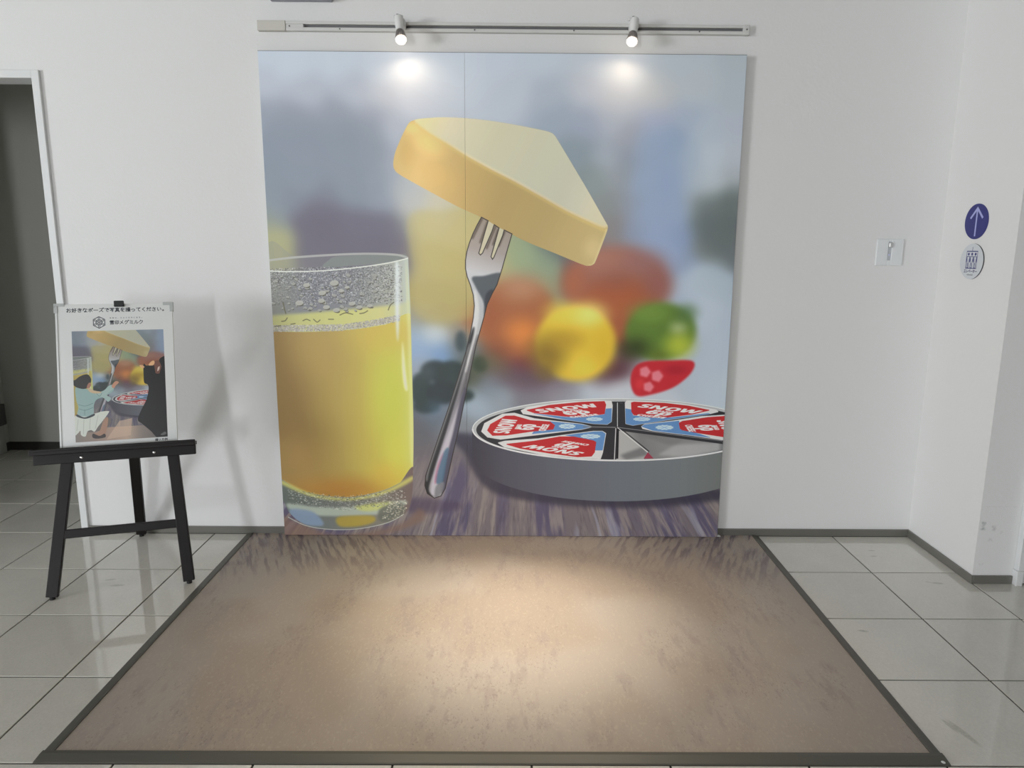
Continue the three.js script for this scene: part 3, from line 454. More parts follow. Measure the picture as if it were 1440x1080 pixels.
// ───────────────────────────── printed floor mat
{
  const x0 = -1.375, x1 = 1.270, z0 = 0.0105, z1 = 1.611, e = 0.034, ef = 0.046, w = 2048, h = 1264;
  const [c, g] = canvas(w, h), id = g.createImageData(w, h), d = id.data;
  for (let j = 0; j < h; j++) for (let i = 0; i < w; i++) {
    const x = x0 + (x1 - x0) * i / w, z = (z1 - z0) * j / h;
    const a = fbm(x * 2.2 + 5, z * 2.2, 3), grain = fbm(x * 46, z * 13, 4), fine = fbm(x * 190, z * 90, 3), patch = fbm(x * 7 + 31, z * 4 + 2, 4), fleck = fbm(x * 210 + 8, z * 110 + 3, 3);
    let k = mix([161, 147, 134], [168, 157, 147], smooth(0.35, 0.65, a));
    k = mix(k, [147, 134, 128], smooth(0.48, 0.75, grain) * smooth(0.38, 0.62, patch) * 0.5);
    k = mix(k, [186, 174, 156], smooth(0.58, 0.8, fine) * 0.35);
    k = mix(k, [122, 109, 106], smooth(0.66, 0.78, fleck) * smooth(0.45, 0.65, patch) * 0.4);
    // streaked grain of the printed boards along the wall end
    const streak = fbm(x * 60 - (x > 0 ? -1 : 1) * z * 26, z * 9, 4), band = smooth(0.42 + 0.25 * (patch - 0.5), 0.0, z - 0.16 * Math.abs(x)) * smooth(0.15, 0.95, Math.abs(x)) + 0.6 * smooth(0.07, 0, z - 0.05 * patch);
    k = mix(k, [112, 101, 106], smooth(0.42, 0.7, streak) * band * 0.75);
    k = mix(k, [162, 154, 152], smooth(0.56, 0.75, fbm(x * 70 + 40 - (x > 0 ? -1 : 1) * z * 30, z * 11, 4)) * band * 0.5);
    if (hash(i, j) > 0.9993) k = [82, 74, 70];
    const q = (j * w + i) * 4; d[q] = k[0]; d[q + 1] = k[1]; d[q + 2] = k[2]; d[q + 3] = 255;
  }
  g.putImageData(id, 0, 0);
  const o = thing('floor_mat', 'large taupe wood-print floor mat with dark edge strips below the mural', 'mat', [0, 0, 0]);
  const mt = new THREE.MeshPhysicalMaterial({ map: tex(c), roughness: 0.5 }), side = std(lin(0.2, 0.18, 0.16), 0.7);
  part('printed_sheet', box(x0 + e - 0.004, x1 - e + 0.004, 0.0002, 0.004, z0, z1 - ef + 0.004), [side, side, mt, side, side, side], o);
  const strip = std(lin(0.085, 0.082, 0.066), 0.45);
  const prof = (wd) => new THREE.Shape([[0, 0], [wd, 0], [wd, 0.0062], [wd * 0.75, 0.0066], [0.004, 0.003], [0, 0.001]].map((p) => new THREE.Vector2(...p)));
  const ext = (wd, len) => new THREE.ExtrudeGeometry(prof(wd), { depth: len, bevelEnabled: false });
  const lenS = z1 - ef - z0;
  part('edge_strip', ext(e, lenS).translate(x0, 0.0003, z0), strip, o);
  part('edge_strip', ext(e, lenS).rotateY(Math.PI).translate(x1, 0.0003, z1 - ef), strip, o);
  part('edge_strip', ext(ef, x1 - x0).rotateY(Math.PI / 2).translate(x0, 0.0003, z1), strip, o);
  part('corner_screw', new THREE.CylinderGeometry(0.006, 0.006, 0.0015, 12).translate(x1 - 0.018, 0.0045, z1 - 0.01), std(lin(0.7, 0.7, 0.68), 0.25, { metalness: 1 }), o);
}

// ───────────────────────────── lighting track and its two lamps
const railWhite = std(lin(0.66, 0.66, 0.64), 0.45), railDark = std(lin(0.16, 0.16, 0.165), 0.5), beige = std(lin(0.60, 0.58, 0.53), 0.5), screwM = std(lin(0.18, 0.18, 0.18), 0.3, { metalness: 0.8 });
const RY0 = 2.4255, RY1 = 2.4665, RZ = 0.024;
{
  const o = thing('track_rail', 'long pale lighting track mounted on the wall above the mural', 'light track', [0, 0, 0]);
  const xa = -1.173, xb = 1.052, xf = -1.045, xc = -0.965;
  part('rail_channel', box(xc, xb - 0.01, RY0 + 0.002, RY1 - 0.002, 0.0002, 0.008), railDark, o);
  part('rail_flange', rb(xf, xb, RY1 - 0.013, RY1, 0.0002, RZ, 0.001, 1), railWhite, o);
  part('rail_flange', rb(xf, xb, RY0, RY0 + 0.0145, 0.0002, RZ, 0.001, 1), railWhite, o);
  part('feed_box', rb(xa, xf - 0.0005, RY0 - 0.001, RY1 + 0.001, 0.0002, RZ + 0.003, 0.002), beige, o);
  part('cover_plate', rb(xf, xc, RY0 + 0.0145, RY1 - 0.013, 0.0002, RZ - 0.002, 0.001, 1), railWhite, o);
  part('end_cap', rb(xb - 0.022, xb + 0.006, RY0 - 0.001, RY1 + 0.001, 0.0002, RZ + 0.002, 0.002), railWhite, o);
  for (const [x, y, z] of [[-1.028, 2.445, RZ - 0.002], [-0.962, 2.446, RZ - 0.006], [-0.8, 2.434, RZ], [-0.19, 2.435, RZ], [0.26, 2.436, RZ], [0.83, 2.437, RZ], [1.045, 2.447, RZ + 0.002]]) part('screw', new THREE.CylinderGeometry(0.0035, 0.0035, 0.003, 10).rotateX(Math.PI / 2).translate(x, y, z + 0.0005), screwM, o);
}
const LAMPS = [[-0.523, new THREE.Vector3(-0.16, 0, 0.82)], [0.520, new THREE.Vector3(0.16, 0, 0.86)]];
LAMPS.forEach(([lx, aim], i) => {
  const o = thing('track_spotlight', i ? 'white spotlight with lit bulb on the track, nearer the bare end cap' : 'white spotlight with lit bulb on the track, nearer the beige feed box', 'spotlight', [lx, 2.448, 0.0245], 0, 'spotlights on the track');
  part('track_adapter', merge([rb(-0.014, 0.024, -0.016, 0.016, 0.0, 0.062, 0.003), rb(-0.022, -0.014, 0.016, 0.028, 0.052, 0.064, 0.001, 1), rb(0.010, 0.018, 0.016, 0.028, 0.052, 0.064, 0.001, 1)]), std(lin(0.68, 0.68, 0.67), 0.45), o);
  part('terminal', merge([rb(-0.008, 0.002, 0.020, 0.029, 0.064, 0.074, 0.001, 1), rb(0.004, 0.008, 0.020, 0.027, 0.064, 0.074, 0.001, 1)]), railDark, o);
  const head = new THREE.Group(); head.name = 'lamp_head'; head.position.set(0.002, -0.001, 0.070);
  const dir = aim.clone().sub(new THREE.Vector3(lx, 2.447, 0.0945)).normalize();
  head.quaternion.setFromUnitVectors(new THREE.Vector3(0, -1, 0), dir); o.add(head);
  part('socket', new THREE.LatheGeometry([[0, 0.022], [0.017, 0.022], [0.0185, 0.019], [0.0185, -0.02], [0.0175, -0.04], [0.0165, -0.043], [0, -0.043]].map((p) => new THREE.Vector2(...p)), 32), M.white, head);
  part('neck_ring', new THREE.LatheGeometry([[0, -0.043], [0.0145, -0.043], [0.0145, -0.047], [0, -0.047]].map((p) => new THREE.Vector2(...p)), 28), screwM, head);
  const fins = []; for (let k = 0; k < 18; k++) { const a = k / 18 * Math.PI * 2, b = new THREE.BoxGeometry(0.0022, 0.030, 0.006); b.rotateX(-0.24).translate(0, -0.062, 0.0185).rotateY(a); fins.push(b); }
  fins.push(new THREE.LatheGeometry([[0, -0.047], [0.0135, -0.047], [0.017, -0.062], [0.0205, -0.078], [0, -0.078]].map((p) => new THREE.Vector2(...p)), 28));
  part('heat_sink', merge(fins.map((f) => (f.deleteAttribute('uv'), f))), std(lin(0.45, 0.42, 0.40), 0.35, { metalness: 0.6 }), head);
  const bulb = part('bulb', new THREE.LatheGeometry([[0.0215, -0.078], [0.0245, -0.083], [0.024, -0.092], [0.018, -0.101], [0.010, -0.106], [0, -0.108]].map((p) => new THREE.Vector2(...p)), 32), new THREE.MeshStandardMaterial({ color: 0xffffff, emissive: new THREE.Color(1, 0.93, 0.80), emissiveIntensity: 3.2, roughness: 0.4 }), head, null, 'glowing warm white bulb');
  o.updateMatrixWorld(true);
  const p = bulb.localToWorld(new THREE.Vector3(0, -0.096, 0));
  for (const [name, power, deg, pen] of [['beam', 44, 15, 1], ['halo', 17, 30, 1], ['spill', 0.5, 86, 0.9]]) {
    const l = new THREE.SpotLight(name === 'beam' ? new THREE.Color(1, 0.90, 0.74) : (name === 'halo' ? new THREE.Color(1, 0.84, 0.64) : new THREE.Color(1, 0.77, 0.52)), power, 0, deg * Math.PI / 180, pen, 2); l.name = 'lamp_' + name; l.position.copy(p); l.target.position.copy(p).add(dir); l.castShadow = true; l.shadow.radius = 1; scene.add(l, l.target);
  }
  const glow = new THREE.PointLight(new THREE.Color(1, 0.80, 0.58), 0.022, 0, 2); glow.name = 'lamp_glow'; glow.position.copy(p); glow.castShadow = true; scene.add(glow);
});

// ───────────────────────────── box above the track
{
  const o = thing('wall_box', 'blue-grey box fixed to the wall high above the track', 'wall box', [-0.972, 2.552, 0]);
  part('housing', rb(-0.138, 0.138, 0, 0.24, 0.0002, 0.05, 0.004), std(lin(0.33, 0.34, 0.40), 0.5), o);
  part('front_cover', rb(-0.13, 0.13, 0.008, 0.232, 0.0505, 0.055, 0.003), std(lin(0.55, 0.56, 0.6), 0.5), o);
}

// ───────────────────────────── light switch
{
  const o = thing('light_switch', 'square white slider switch plate on the back wall', 'switch', [1.806, 1.456, 0]);
  const pm = std(lin(0.80, 0.82, 0.83), 0.35);
  part('plate', merge([rb(-0.064, -0.0085, -0.063, 0.063, 0.0002, 0.010, 0.0025), rb(0.0085, 0.064, -0.063, 0.063, 0.0002, 0.010, 0.0025), rb(-0.0085, 0.0085, 0.05, 0.063, 0.0002, 0.010, 0.001, 1), rb(-0.0085, 0.0085, -0.063, -0.038, 0.0002, 0.010, 0.001, 1)]), pm, o);
  part('slot', box(-0.0085, 0.0085, -0.038, 0.05, 0.0002, 0.006), std(lin(0.55, 0.57, 0.60), 0.35), o);
  part('slider_knob', rb(-0.009, 0.009, 0.022, 0.047, 0.006, 0.020, 0.003), std(lin(0.62, 0.63, 0.63), 0.25, { metalness: 0.5 }), o);
  part('indicator', new THREE.SphereGeometry(0.005, 14, 8).scale(1, 1, 0.4).translate(0, -0.012, 0.0065), std(lin(0.62, 0.64, 0.85), 0.2), o);
}

// ───────────────────────────── hand-drawn characters (stroke paths on a 100 x 100 square)
const GLYPH = {
  'お': 'M8 30 L58 28 M32 8 L32 78 Q32 92 20 86 Q6 76 24 62 Q50 46 72 52 Q90 60 84 78 Q78 90 58 90 M70 16 Q82 22 88 34', '好': 'M24 6 Q18 40 10 58 Q24 70 44 90 M40 28 Q36 68 6 92 M4 30 L46 30 M54 14 L88 14 L70 34 L70 84 Q68 92 56 90 M48 50 L96 50',
  'き': 'M14 24 L84 18 M16 44 L88 38 M40 6 Q56 40 76 62 Q60 56 46 58 M20 66 Q18 90 48 90 Q64 90 74 86', 'な': 'M8 26 L56 22 M34 6 Q26 36 8 58 M66 16 Q80 22 90 34 M64 40 L64 76 Q62 92 44 90 Q28 84 38 74 Q54 66 88 90',
  'ポ': 'M10 32 L80 32 M46 10 L46 84 Q44 90 34 88 M28 48 Q22 66 10 76 M62 48 Q72 62 82 74 M88 6 A8 8 0 1 1 87.9 6', 'ー': 'M8 50 L92 50', 'ズ': 'M14 18 L74 18 Q58 62 8 88 M48 56 Q68 70 82 88 M82 4 L88 16 M93 2 L99 14',
  'で': 'M8 22 L86 16 Q44 30 46 62 Q50 86 80 86 M72 38 L78 50 M85 34 L92 46', '写': 'M10 26 L10 12 L90 12 L90 26 M38 18 L32 46 L72 46 M36 30 L74 30 M12 64 L62 64 M72 46 L68 80 Q64 92 48 88', '真': 'M10 14 L90 14 M50 2 L50 24 M26 24 L74 24 L74 68 L26 68 Z M26 38 L74 38 M26 53 L74 53 M6 78 L94 78 M34 80 L10 96 M66 80 L90 96',
  'を': 'M14 20 L78 18 M44 4 Q36 34 12 58 Q36 36 46 44 Q54 52 52 70 M86 40 Q30 60 30 76 Q32 92 80 88', '撮': 'M4 28 L34 28 M20 6 L20 84 Q18 92 6 88 M4 62 L36 50 M48 6 L88 6 L88 36 L48 36 Z M48 21 L88 21 M38 44 L98 44 M48 44 L48 86 M66 44 L66 92 M48 58 L66 58 M48 70 L66 70 M36 86 L70 80 M70 56 L94 56 Q88 78 68 92 M74 62 Q84 80 98 92',
  'っ': 'M14 52 Q54 34 74 46 Q92 60 74 78 Q58 88 38 88', 'て': 'M8 20 L90 14 Q46 30 46 60 Q50 86 82 86', 'く': 'M70 6 Q48 32 24 48 Q48 64 74 92', 'だ': 'M6 28 L56 26 M30 6 Q26 46 10 88 M54 46 L88 44 M50 68 Q52 86 92 82 M72 12 L78 24 M85 8 L92 20', 'さ': 'M12 28 L86 22 M40 6 Q56 42 78 62 Q60 54 46 56 M20 64 Q18 90 50 90 Q66 90 74 86',
  'い': 'M18 18 Q14 60 26 78 Q34 88 42 70 M72 24 Q88 42 88 68', '。': 'M24 66 A12 12 0 1 1 23.9 66', '雪': 'M18 8 L82 8 M8 36 L8 20 L92 20 L92 36 M50 8 L50 46 M24 32 L38 32 M62 32 L76 32 M24 42 L38 42 M62 42 L76 42 M16 56 L82 56 L82 92 L14 92 M18 74 L82 74', '印': 'M44 8 Q30 16 14 18 L14 84 L48 78 M14 46 L46 46 M58 14 L90 14 L90 70 Q88 78 76 74 M58 14 L58 94',
  'メ': 'M72 8 Q56 62 10 90 M24 32 Q56 52 82 80', 'グ': 'M36 8 Q28 30 10 48 M34 24 L74 24 Q66 70 22 92 M82 4 L88 16 M93 2 L99 14', 'ミ': 'M20 12 Q54 16 82 28 M24 42 Q52 46 76 56 M14 70 Q56 76 86 90', 'ル': 'M30 14 Q32 66 8 90 M56 10 L56 88 Q80 78 94 52', 'ク': 'M40 6 Q30 32 10 50 M38 22 L84 22 Q76 70 24 92',
  '未': 'M18 24 L82 24 M6 46 L94 46 M50 4 L50 96 M46 48 Q30 74 6 86 M54 48 Q70 74 94 86', '来': 'M14 20 L86 20 M28 28 L36 42 M72 28 L64 42 M6 48 L94 48 M50 4 L50 96 M46 50 Q30 74 6 88 M54 50 Q70 74 94 88', 'は': 'M16 10 Q10 50 18 88 M40 30 L94 26 M70 8 L70 76 Q66 92 50 88 Q40 80 52 72 Q70 68 92 88', '、': 'M14 66 L34 88', 'の': 'M52 18 Q44 74 24 80 Q8 74 12 50 Q22 16 58 16 Q90 22 88 52 Q84 80 54 88',
  '中': 'M12 26 L88 26 L88 62 L12 62 Z M50 4 L50 96', 'に': 'M16 10 Q10 50 18 88 M46 26 L88 24 M44 62 Q44 84 92 80', 'あ': 'M12 24 L82 20 M40 6 Q34 60 46 84 M70 38 Q56 80 26 86 Q6 76 28 56 Q62 36 84 54 Q94 80 58 92', 'る': 'M20 12 L74 12 L14 58 Q50 34 76 50 Q92 74 66 88 Q40 96 36 78 Q44 66 60 80', 'り': 'M24 12 Q18 40 26 54 M70 8 Q78 72 38 94', '方': 'M6 22 L94 22 M50 4 L50 22 M38 22 Q36 66 8 92 M36 46 L80 46 Q78 84 70 90 L54 88', '例': 'M26 4 Q20 26 4 44 M18 28 L18 96 M32 12 L64 12 M46 12 Q42 36 30 54 M42 32 L62 32 Q58 70 30 94 M40 52 L52 62 M74 18 L74 66 M92 6 L92 84 Q90 94 78 90',
  'エ': 'M16 16 L84 16 M50 16 L50 84 M6 84 L94 84', 'レ': 'M24 10 L24 86 Q60 76 88 46', 'ベ': 'M6 60 L34 30 L94 78 M66 14 L74 28 M82 8 L90 22', 'タ': 'M40 6 Q30 32 10 50 M38 22 L84 22 Q76 70 22 94 M30 44 L64 66',
};
function write(g, text, x, y, size, adv, weight, color, sx = 1) { g.strokeStyle = color; g.lineCap = 'round'; g.lineJoin = 'round'; for (const ch of text) { if (GLYPH[ch]) { g.save(); g.translate(x, y); g.scale(size / 100 * sx, size / 100); g.lineWidth = weight; g.stroke(new Path2D(GLYPH[ch])); g.restore(); } x += adv; } }

// ───────────────────────────── round signs on the wall return
{
  const mk = (paint) => { const [c, g] = canvas(512, 512); paint(g); return tex(c); };
  const blue = mk((g) => { g.fillStyle = '#2a2c78'; g.fillRect(0, 0, 512, 512); g.strokeStyle = '#a9aee0'; g.lineCap = 'butt'; g.lineJoin = 'miter'; g.lineWidth = 30; g.beginPath(); g.moveTo(256, 90); g.lineTo(256, 470); g.stroke(); g.lineWidth = 34; g.beginPath(); g.moveTo(120, 210); g.lineTo(256, 66); g.lineTo(392, 210); g.stroke(); });
  const white = mk((g) => {
    g.fillStyle = '#d3d7db'; g.fillRect(0, 0, 512, 512); g.strokeStyle = '#3a3d78'; g.fillStyle = '#3a3d78'; g.lineWidth = 9;
    g.beginPath(); g.moveTo(256, 50); g.lineTo(256, 108); g.stroke(); g.strokeRect(138, 110, 236, 248); g.lineWidth = 13; g.beginPath(); g.moveTo(134, 112); g.lineTo(378, 112); g.stroke();
    for (const x of [180, 256, 332]) { g.beginPath(); g.arc(x, 152, 21, 0, 7); g.fill(); g.lineWidth = 10; g.stroke(new Path2D(`M${x - 30} 188 L${x + 30} 188 L${x + 16} 270 L${x + 22} 350 L${x - 22} 350 L${x - 16} 270 Z M${x} 280 L${x} 350 M${x - 30} 188 L${x - 34} 270 M${x + 30} 188 L${x + 34} 270`)); }
    write(g, 'エレベーター', 112, 374, 48, 49, 16, '#2c2f5e'); g.font = 'bold 34px sans-serif'; g.textAlign = 'center'; g.fillStyle = '#55585e'; g.fillText('elevator', 256, 460);
  });
  const disc = (name, label, y, z, r, map, rim, th) => {
    const o = thing(name, label, 'sign', [XR, y, z]);
    const face = new THREE.CircleGeometry(r, 48).rotateY(-Math.PI / 2).translate(-th - 0.0003, 0, 0);
    part('sign_face', face, std(0xffffff, 0.35, { map }), o);
    part('sign_plate', new THREE.CylinderGeometry(r, r, th, 48).rotateZ(Math.PI / 2).translate(-th / 2 - 0.0002, 0, 0), rim, o);
  };
  disc('direction_sign', 'round dark blue sign with a pale upward arrow', 1.595, 0.243, 0.0775, blue, std(0x2a2c78, 0.4), 0.003);
  disc('elevator_sign', 'round white sign with three standing figures in a lift cabin', 1.4195, 0.246, 0.079, white, std(lin(0.03, 0.03, 0.035), 0.5), 0.005);
}

// ───────────────────────────── easel and its poster board
const FL = new THREE.Vector3(-1.951, 0, 0.698), EYAW = Math.atan2(0.158, 0.533), TILT = 12 * Math.PI / 180;
const EU = new THREE.Vector3(Math.cos(EYAW), 0, -Math.sin(EYAW)), EN0 = new THREE.Vector3(Math.sin(EYAW), 0, Math.cos(EYAW));
const EV = new THREE.Vector3(0, Math.cos(TILT), 0).addScaledVector(EN0, -Math.sin(TILT)), EN = new THREE.Vector3().crossVectors(EU, EV);
const eWorld = (u, v, n) => FL.clone().addScaledVector(EU, u).addScaledVector(EV, v).addScaledVector(EN, n);
const eBasis = new THREE.Matrix4().makeBasis(EU, EV, EN);
{
  const o = thing('display_easel', 'dark brown wooden easel standing beside the doorway', 'easel');
  o.position.copy(FL); o.position.x += EU.x * 0.278; o.position.z += EU.z * 0.278;
  const inv = new THREE.Matrix4().makeTranslation(o.position.x, o.position.y, o.position.z).invert();
  const [wc, wg] = canvas(256, 1024); { const id = wg.createImageData(256, 1024); for (let j = 0; j < 1024; j++) for (let i = 0; i < 256; i++) { const v = 0.7 + 0.6 * fbm(i / 7, j / 160, 4), k = (j * 256 + i) * 4; id.data[k] = 23 * v; id.data[k + 1] = 18 * v; id.data[k + 2] = 17.5 * v; id.data[k + 3] = 255; } wg.putImageData(id, 0, 0); }
  const wood = new THREE.MeshPhysicalMaterial({ map: tex(wc), roughness: 0.5, specularIntensity: 0.6 }), rubber = std(lin(0.012, 0.012, 0.012), 0.7);
  // a straight bar between two world points, its broad face turned along `facing`
  const bar = (a, b, w, t, facing) => { const y = b.clone().sub(a), len = y.length(); y.normalize(); const x = new THREE.Vector3().crossVectors(y, facing).normalize(), z = new THREE.Vector3().crossVectors(x, y); const m = new THREE.Matrix4().makeBasis(x, y, z).setPosition(a.clone().add(b).multiplyScalar(0.5)); return rbox(w, len, t, 0.003, 2).applyMatrix4(m).applyMatrix4(inv); };
  const lift = 0.012;
  for (const [u0, u1] of [[0.024, 0.177], [0.548, 0.458]]) {
    const a = eWorld(u0, lift, -0.004), b = eWorld(u1, 1.17, -0.004);
    const leg = part('leg', bar(a, b, 0.045, 0.024, EN), wood, o);
    part('foot_cap', new THREE.CylinderGeometry(0.011, 0.011, 0.0145, 16).translate(a.x, 0.0075, a.z).applyMatrix4(inv), rubber, leg);
  }
  const bk = new THREE.Vector3(-1.900, 0.014, 0.045), hinge = eWorld(0.318, 1.14, -0.03);
  const leg = part('rear_leg', bar(bk, hinge, 0.045, 0.024, EN0), wood, o);
  part('foot_cap', new THREE.CylinderGeometry(0.011, 0.011, 0.0145, 16).translate(bk.x, 0.0075, bk.z).applyMatrix4(inv), rubber, leg);
  part('stretcher', bar(eWorld(0.066, 0.268, -0.002), eWorld(0.520, 0.268, -0.002), 0.037, 0.018, EN), wood, o);
  part('top_rail', bar(eWorld(0.16, 1.13, -0.006), eWorld(0.475, 1.13, -0.006), 0.045, 0.018, EN), wood, o);
  const tray = part('tray', merge([
    bar(eWorld(-0.018, 0.588, 0.019), eWorld(0.600, 0.588, 0.019), 0.042, 0.020, EN),
    bar(eWorld(-0.022, 0.617, 0.036), eWorld(0.604, 0.617, 0.036), 0.016, 0.054, EN),
    bar(eWorld(-0.022, 0.626, 0.057), eWorld(0.604, 0.626, 0.057), 0.016, 0.010, EN)]), wood, o);
  for (const u of [0.16, 0.436]) part('bolt', new THREE.SphereGeometry(0.0065, 16, 10).scale(1, 1, 0.5).applyMatrix4(eBasis.clone().setPosition(eWorld(u, 0.588, 0.0295))).applyMatrix4(inv), std(lin(0.75, 0.75, 0.74), 0.2, { metalness: 1 }), tray, null, 'shiny round bolt head');
  part('top_clamp', merge([rb(-0.019, 0.019, -0.014, 0.012, 0.001, 0.012, 0.003), rb(-0.012, 0.012, -0.09, 0.012, -0.018, -0.0125, 0.002), rb(-0.012, 0.012, 0.0, 0.012, -0.016, 0.004, 0.002)]).applyMatrix4(eBasis.clone().setPosition(eWorld(0.322, 1.2375, 0.02))).applyMatrix4(inv), std(lin(0.014, 0.014, 0.015), 0.5), o);
}
{
  const U0 = 0.079, U1 = 0.5285, V0 = 0.6265, V1 = 1.2375, N = 0.021, w = 1040, h = Math.round(1040 * (V1 - V0) / (U1 - U0));
  const p0 = eWorld(0, 0, N);
  const pm = (x, y) => { const p = onPlane(x, y, p0, EN).sub(FL); return [(p.dot(EU) - U0) / (U1 - U0) * w, (V1 - p.dot(EV)) / (V1 - V0) * h]; };
  const [c, g] = canvas(w, h); g.fillStyle = css([198, 199, 199]); g.fillRect(0, 0, w, h);
  const Q = tracer(g, pm), k = 6.45;   // canvas pixels to one photo pixel
  // picture: the mural with two visitors posing in front of it
  const [pa, pb] = [pm(100.5, 466), pm(236, 614)], PW = pb[0] - pa[0], PH = pb[1] - pa[1];
  g.save(); g.beginPath(); g.rect(pa[0], pa[1], PW, PH); g.clip();
  const s0 = mp(482, 205), s1 = mp(905, 752), mh = PH * 0.885;
  g.drawImage(posterSource, s0[0], s0[1], s1[0] - s0[0], s1[1] - s0[1], pa[0], pa[1], PW, mh);
  g.fillStyle = css([40, 44, 44], 0.18); g.fillRect(pa[0], pa[1], PW, PH);
  g.fillStyle = Q.grad([104, 610], [236, 605], [[0, [112, 104, 98]], [0.35, [150, 126, 112]], [0.55, [176, 152, 134]], [0.72, [126, 116, 110]], [1, [92, 88, 86]]]); g.fillRect(pa[0], pa[1] + mh - 4, PW, PH - mh + 8);
  Q.poly([[168, 592], [186, 588], [184, 612], [150, 618]]); g.fillStyle = css([186, 160, 140], 0.7); g.fill();
  const skin = [176, 130, 106];
  // child in a pale teal jacket and white skirt reaching for the fork
  Q.curve([[106, 596], [112, 604], [128, 608], [150, 602], [156, 590], [140, 585]]); g.fillStyle = css([96, 88, 84]); g.fill();
  Q.curve([[146, 590], [152, 588], [150, 604], [146, 614], [138, 614], [131, 611], [140, 606]]); g.fillStyle = css([150, 116, 96]); g.fill();
  Q.curve([[131, 610], [140, 613], [147, 610], [148, 615], [136, 617], [130, 615]]); g.fillStyle = css([40, 26, 24]); g.fill();
  Q.curve([[107, 584], [104, 600], [105.5, 612], [110, 609], [113, 606], [114, 612], [120, 614], [123, 607], [128, 605], [133, 607], [138, 600], [146, 590], [153, 580], [152, 578], [142, 579], [131, 582]]); g.fillStyle = css([190, 194, 186]); g.fill();
  for (const [x, y, x2, y2] of [[110, 590, 108, 606], [118, 590, 117, 611], [127, 588, 126, 604], [138, 584, 134, 603]]) { Q.poly([[x, y], [x2, y2]], false); g.strokeStyle = css([150, 154, 148], 0.7); g.lineWidth = 5; g.stroke(); }
  for (let q = 0; q < 60; q++) { const t = rnd(); g.fillStyle = css([110, 110, 104], 0.7); g.beginPath(); g.arc(...pm(136 + 17 * t + rnd() * 3, 602 - 22 * t + rnd() * 3), 2.2, 0, 7); g.fill(); }
  Q.curve([[106, 546], [107, 562], [110, 573], [109, 583], [120, 586], [131, 583], [132, 570], [136, 562], [146, 558], [158, 551], [160, 545], [156, 541], [148, 548], [138, 553], [131, 551], [124, 548], [114, 545]]); g.fillStyle = css([132, 158, 156]); g.fill();
  Q.curve([[134, 554], [146, 560], [152, 565], [156, 560], [150, 555], [158, 548], [160, 546], [154, 542], [146, 549]]); g.fillStyle = css([146, 168, 164]); g.fill();
  for (const pt of [[[110, 569], [120, 571], [131, 567]], [[111, 575], [120, 577], [131, 573]], [[119, 576], [119, 584]], [[134, 552], [140, 557], [143, 553]]]) { Q.curve(pt, false); g.strokeStyle = css([84, 110, 110], 0.8); g.lineWidth = 5; g.stroke(); }
  Q.curve([[108.5, 583], [119, 587], [132, 582], [132, 585], [120, 589], [108, 586]]); g.fillStyle = css([30, 40, 46]); g.fill();
  Q.curve([[123, 544], [132, 549], [142, 551], [140, 553], [130, 553], [124, 549]]); g.fillStyle = css([182, 160, 130]); g.fill();
  Q.curve([[157, 543], [161, 537], [165, 536], [167, 538], [163, 542], [160, 546]]); g.fillStyle = css(skin); g.fill();
  Q.curve([[118, 527], [124, 527], [128, 533], [127, 540], [124, 545], [117, 547], [108, 545], [103, 541], [102, 536], [106, 534], [111, 530]]); g.fillStyle = css([30, 27, 27]); g.fill();
  Q.curve([[126, 538], [128, 541], [126, 545], [122, 546], [123, 541]]); g.fillStyle = css([150, 104, 84]); g.fill();
  // adult in black holding the cheese
  Q.curve([[202, 512], [206, 514], [213, 513], [218, 514], [222, 512], [227, 508], [236, 502], [238, 520], [240, 625], [222, 616], [212, 606], [200, 596], [194, 590], [199, 576], [206, 562], [209, 548], [208, 541], [203, 538], [202, 528]]); g.fillStyle = css([20, 19, 20]); g.fill();
  Q.curve([[216, 511], [220, 507], [225, 508], [227, 517], [224, 525], [218, 524], [215.5, 518]]); g.fillStyle = css([104, 68, 56]); g.fill();
  Q.curve([[222, 517], [224.5, 515], [224, 519.5], [221.5, 522]]); g.fillStyle = css([190, 172, 162]); g.fill();
  Q.curve([[224, 506], [230, 501], [238, 500], [238, 530], [228, 534], [225, 524], [227, 515]]); g.fillStyle = css([20, 18, 18]); g.fill();
  Q.curve([[209, 513], [212.5, 508.5], [216, 507], [217.5, 509], [216.5, 512.5], [212, 515]]); g.fillStyle = css([204, 160, 118]); g.fill(); Q.curve([[196.5, 513.5], [201, 514], [203.5, 516.5], [201, 518], [198, 516.5]]); g.fillStyle = css([200, 158, 116]); g.fill();
  Q.poly([[202, 517], [210, 514], [217, 514], [219, 526], [204, 530]]); g.fillStyle = css([20, 19, 20]); g.fill();
  Q.curve([[226, 611], [232, 607], [234, 610], [229, 612]]); g.fillStyle = css([90, 90, 90]); g.fill();
  g.restore();
  // lettering
  const ink = '#22262c', a0 = pm(92.6, 434), a1 = pm(235, 434), adv = (a1[0] - a0[0]) / 19.0;
  write(g, 'お好きなポーズで写真を撮ってください。', a0[0], pm(93, 433.5)[1], adv * 0.93, adv, 13, ink);
  const b0 = pm(154, 450.5), b1 = pm(202, 450), ad2 = (b1[0] - b0[0]) / 7;
  write(g, '雪印メグミルク', b0[0], b0[1], ad2 * 0.94, ad2, 13, ink);
  const t0 = pm(154, 446), t1 = pm(201, 445.5), ad3 = (t1[0] - t0[0]) / 12.6;
  write(g, '未来は、ミルクの中にある。', t0[0], t0[1], ad3 * 0.62, ad3, 11, '#4a4e54');
  const d0 = pm(218, 615), d1 = pm(236, 614); write(g, '撮り方例', d0[0], pm(226, 616.2)[1], (d1[0] - d0[0]) / 4 * 0.95, (d1[0] - d0[0]) / 4, 12, '#1c1e22');
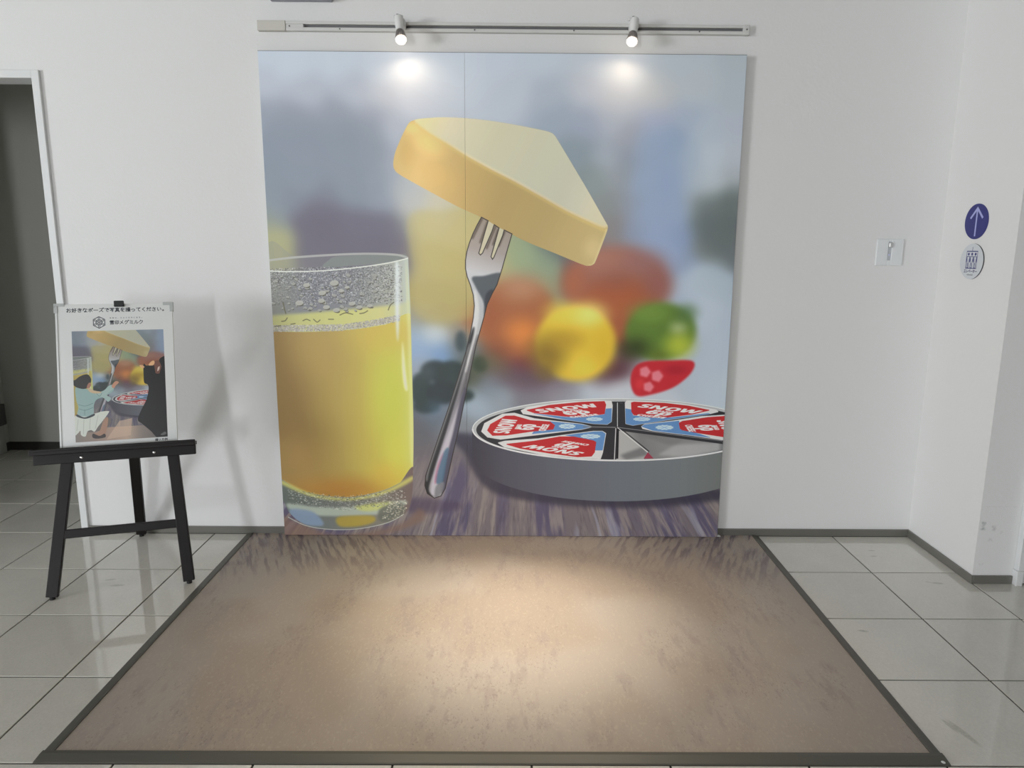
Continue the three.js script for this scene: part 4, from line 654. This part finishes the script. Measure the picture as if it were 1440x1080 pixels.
  { // six-sided snow crystal mark
    const m = pm(139.3, 453.3), r = 9.0 * k; g.save(); g.translate(...m); g.strokeStyle = '#2e333c'; g.lineJoin = 'round';
    g.beginPath(); for (let q = 0; q < 6; q++) { const a = (q + 0.5) * Math.PI / 3; g[q ? 'lineTo' : 'moveTo'](r * Math.cos(a), r * Math.sin(a)); } g.closePath(); g.lineWidth = 7; g.stroke();
    for (let q = 0; q < 6; q++) { g.save(); g.rotate(q * Math.PI / 3); g.lineWidth = 5; g.strokeRect(-r * 0.11, -r * 0.8, r * 0.22, r * 0.36); g.beginPath(); g.moveTo(-r * 0.2, -r * 0.46); g.lineTo(0, -r * 0.24); g.lineTo(r * 0.2, -r * 0.46); g.stroke(); g.beginPath(); g.moveTo(0, -r * 0.2); g.lineTo(0, -r * 0.08); g.stroke(); g.restore(); }
    g.restore();
  }
  inkGain(c, [1.4, 1.4, 1.38]);
  const o = thing('poster_board', 'white poster board with a photo of two visitors, resting on the easel', 'poster');
  o.position.copy(eWorld((U0 + U1) / 2, V0, N)); o.quaternion.setFromRotationMatrix(eBasis);
  const W = U1 - U0, H = V1 - V0, bm = std(lin(0.74, 0.74, 0.73), 0.4), pr = new THREE.MeshPhysicalMaterial({ map: tex(c), roughness: 0.35 });
  part('board', rb(-W / 2, W / 2, 0, H, -0.012, -0.001, 0.001, 1), bm, o);
  part('printed_sheet', box(-W / 2 + 0.0005, W / 2 - 0.0005, 0.0005, H - 0.0005, -0.001, 0), [bm, bm, bm, bm, pr, bm], o);
  const clear = std(lin(0.50, 0.52, 0.51), 0.25);
  for (const s of [-1, 1]) {
    const a = s < 0 ? -W / 2 - 0.004 : W / 2 - 0.036, b = s < 0 ? -W / 2 + 0.036 : W / 2 + 0.004, e0 = s < 0 ? -W / 2 - 0.004 : W / 2 - 0.010, e1 = s < 0 ? -W / 2 + 0.010 : W / 2 + 0.004;
    part('corner_protector', merge([rb(a, b, H - 0.009, H + 0.004, -0.013, 0.003, 0.001, 1), rb(e0, e1, H - 0.038, H - 0.009, -0.013, 0.003, 0.001, 1)]), clear, o);
  }
  part('edge_channel', rb(-W / 2 + 0.007, -W / 2 + 0.009, 0.001, H - 0.038, 0.0002, 0.0022, 0.0005, 1), std(lin(0.55, 0.56, 0.56), 0.4), o);
}

renderer.render(scene, camera);
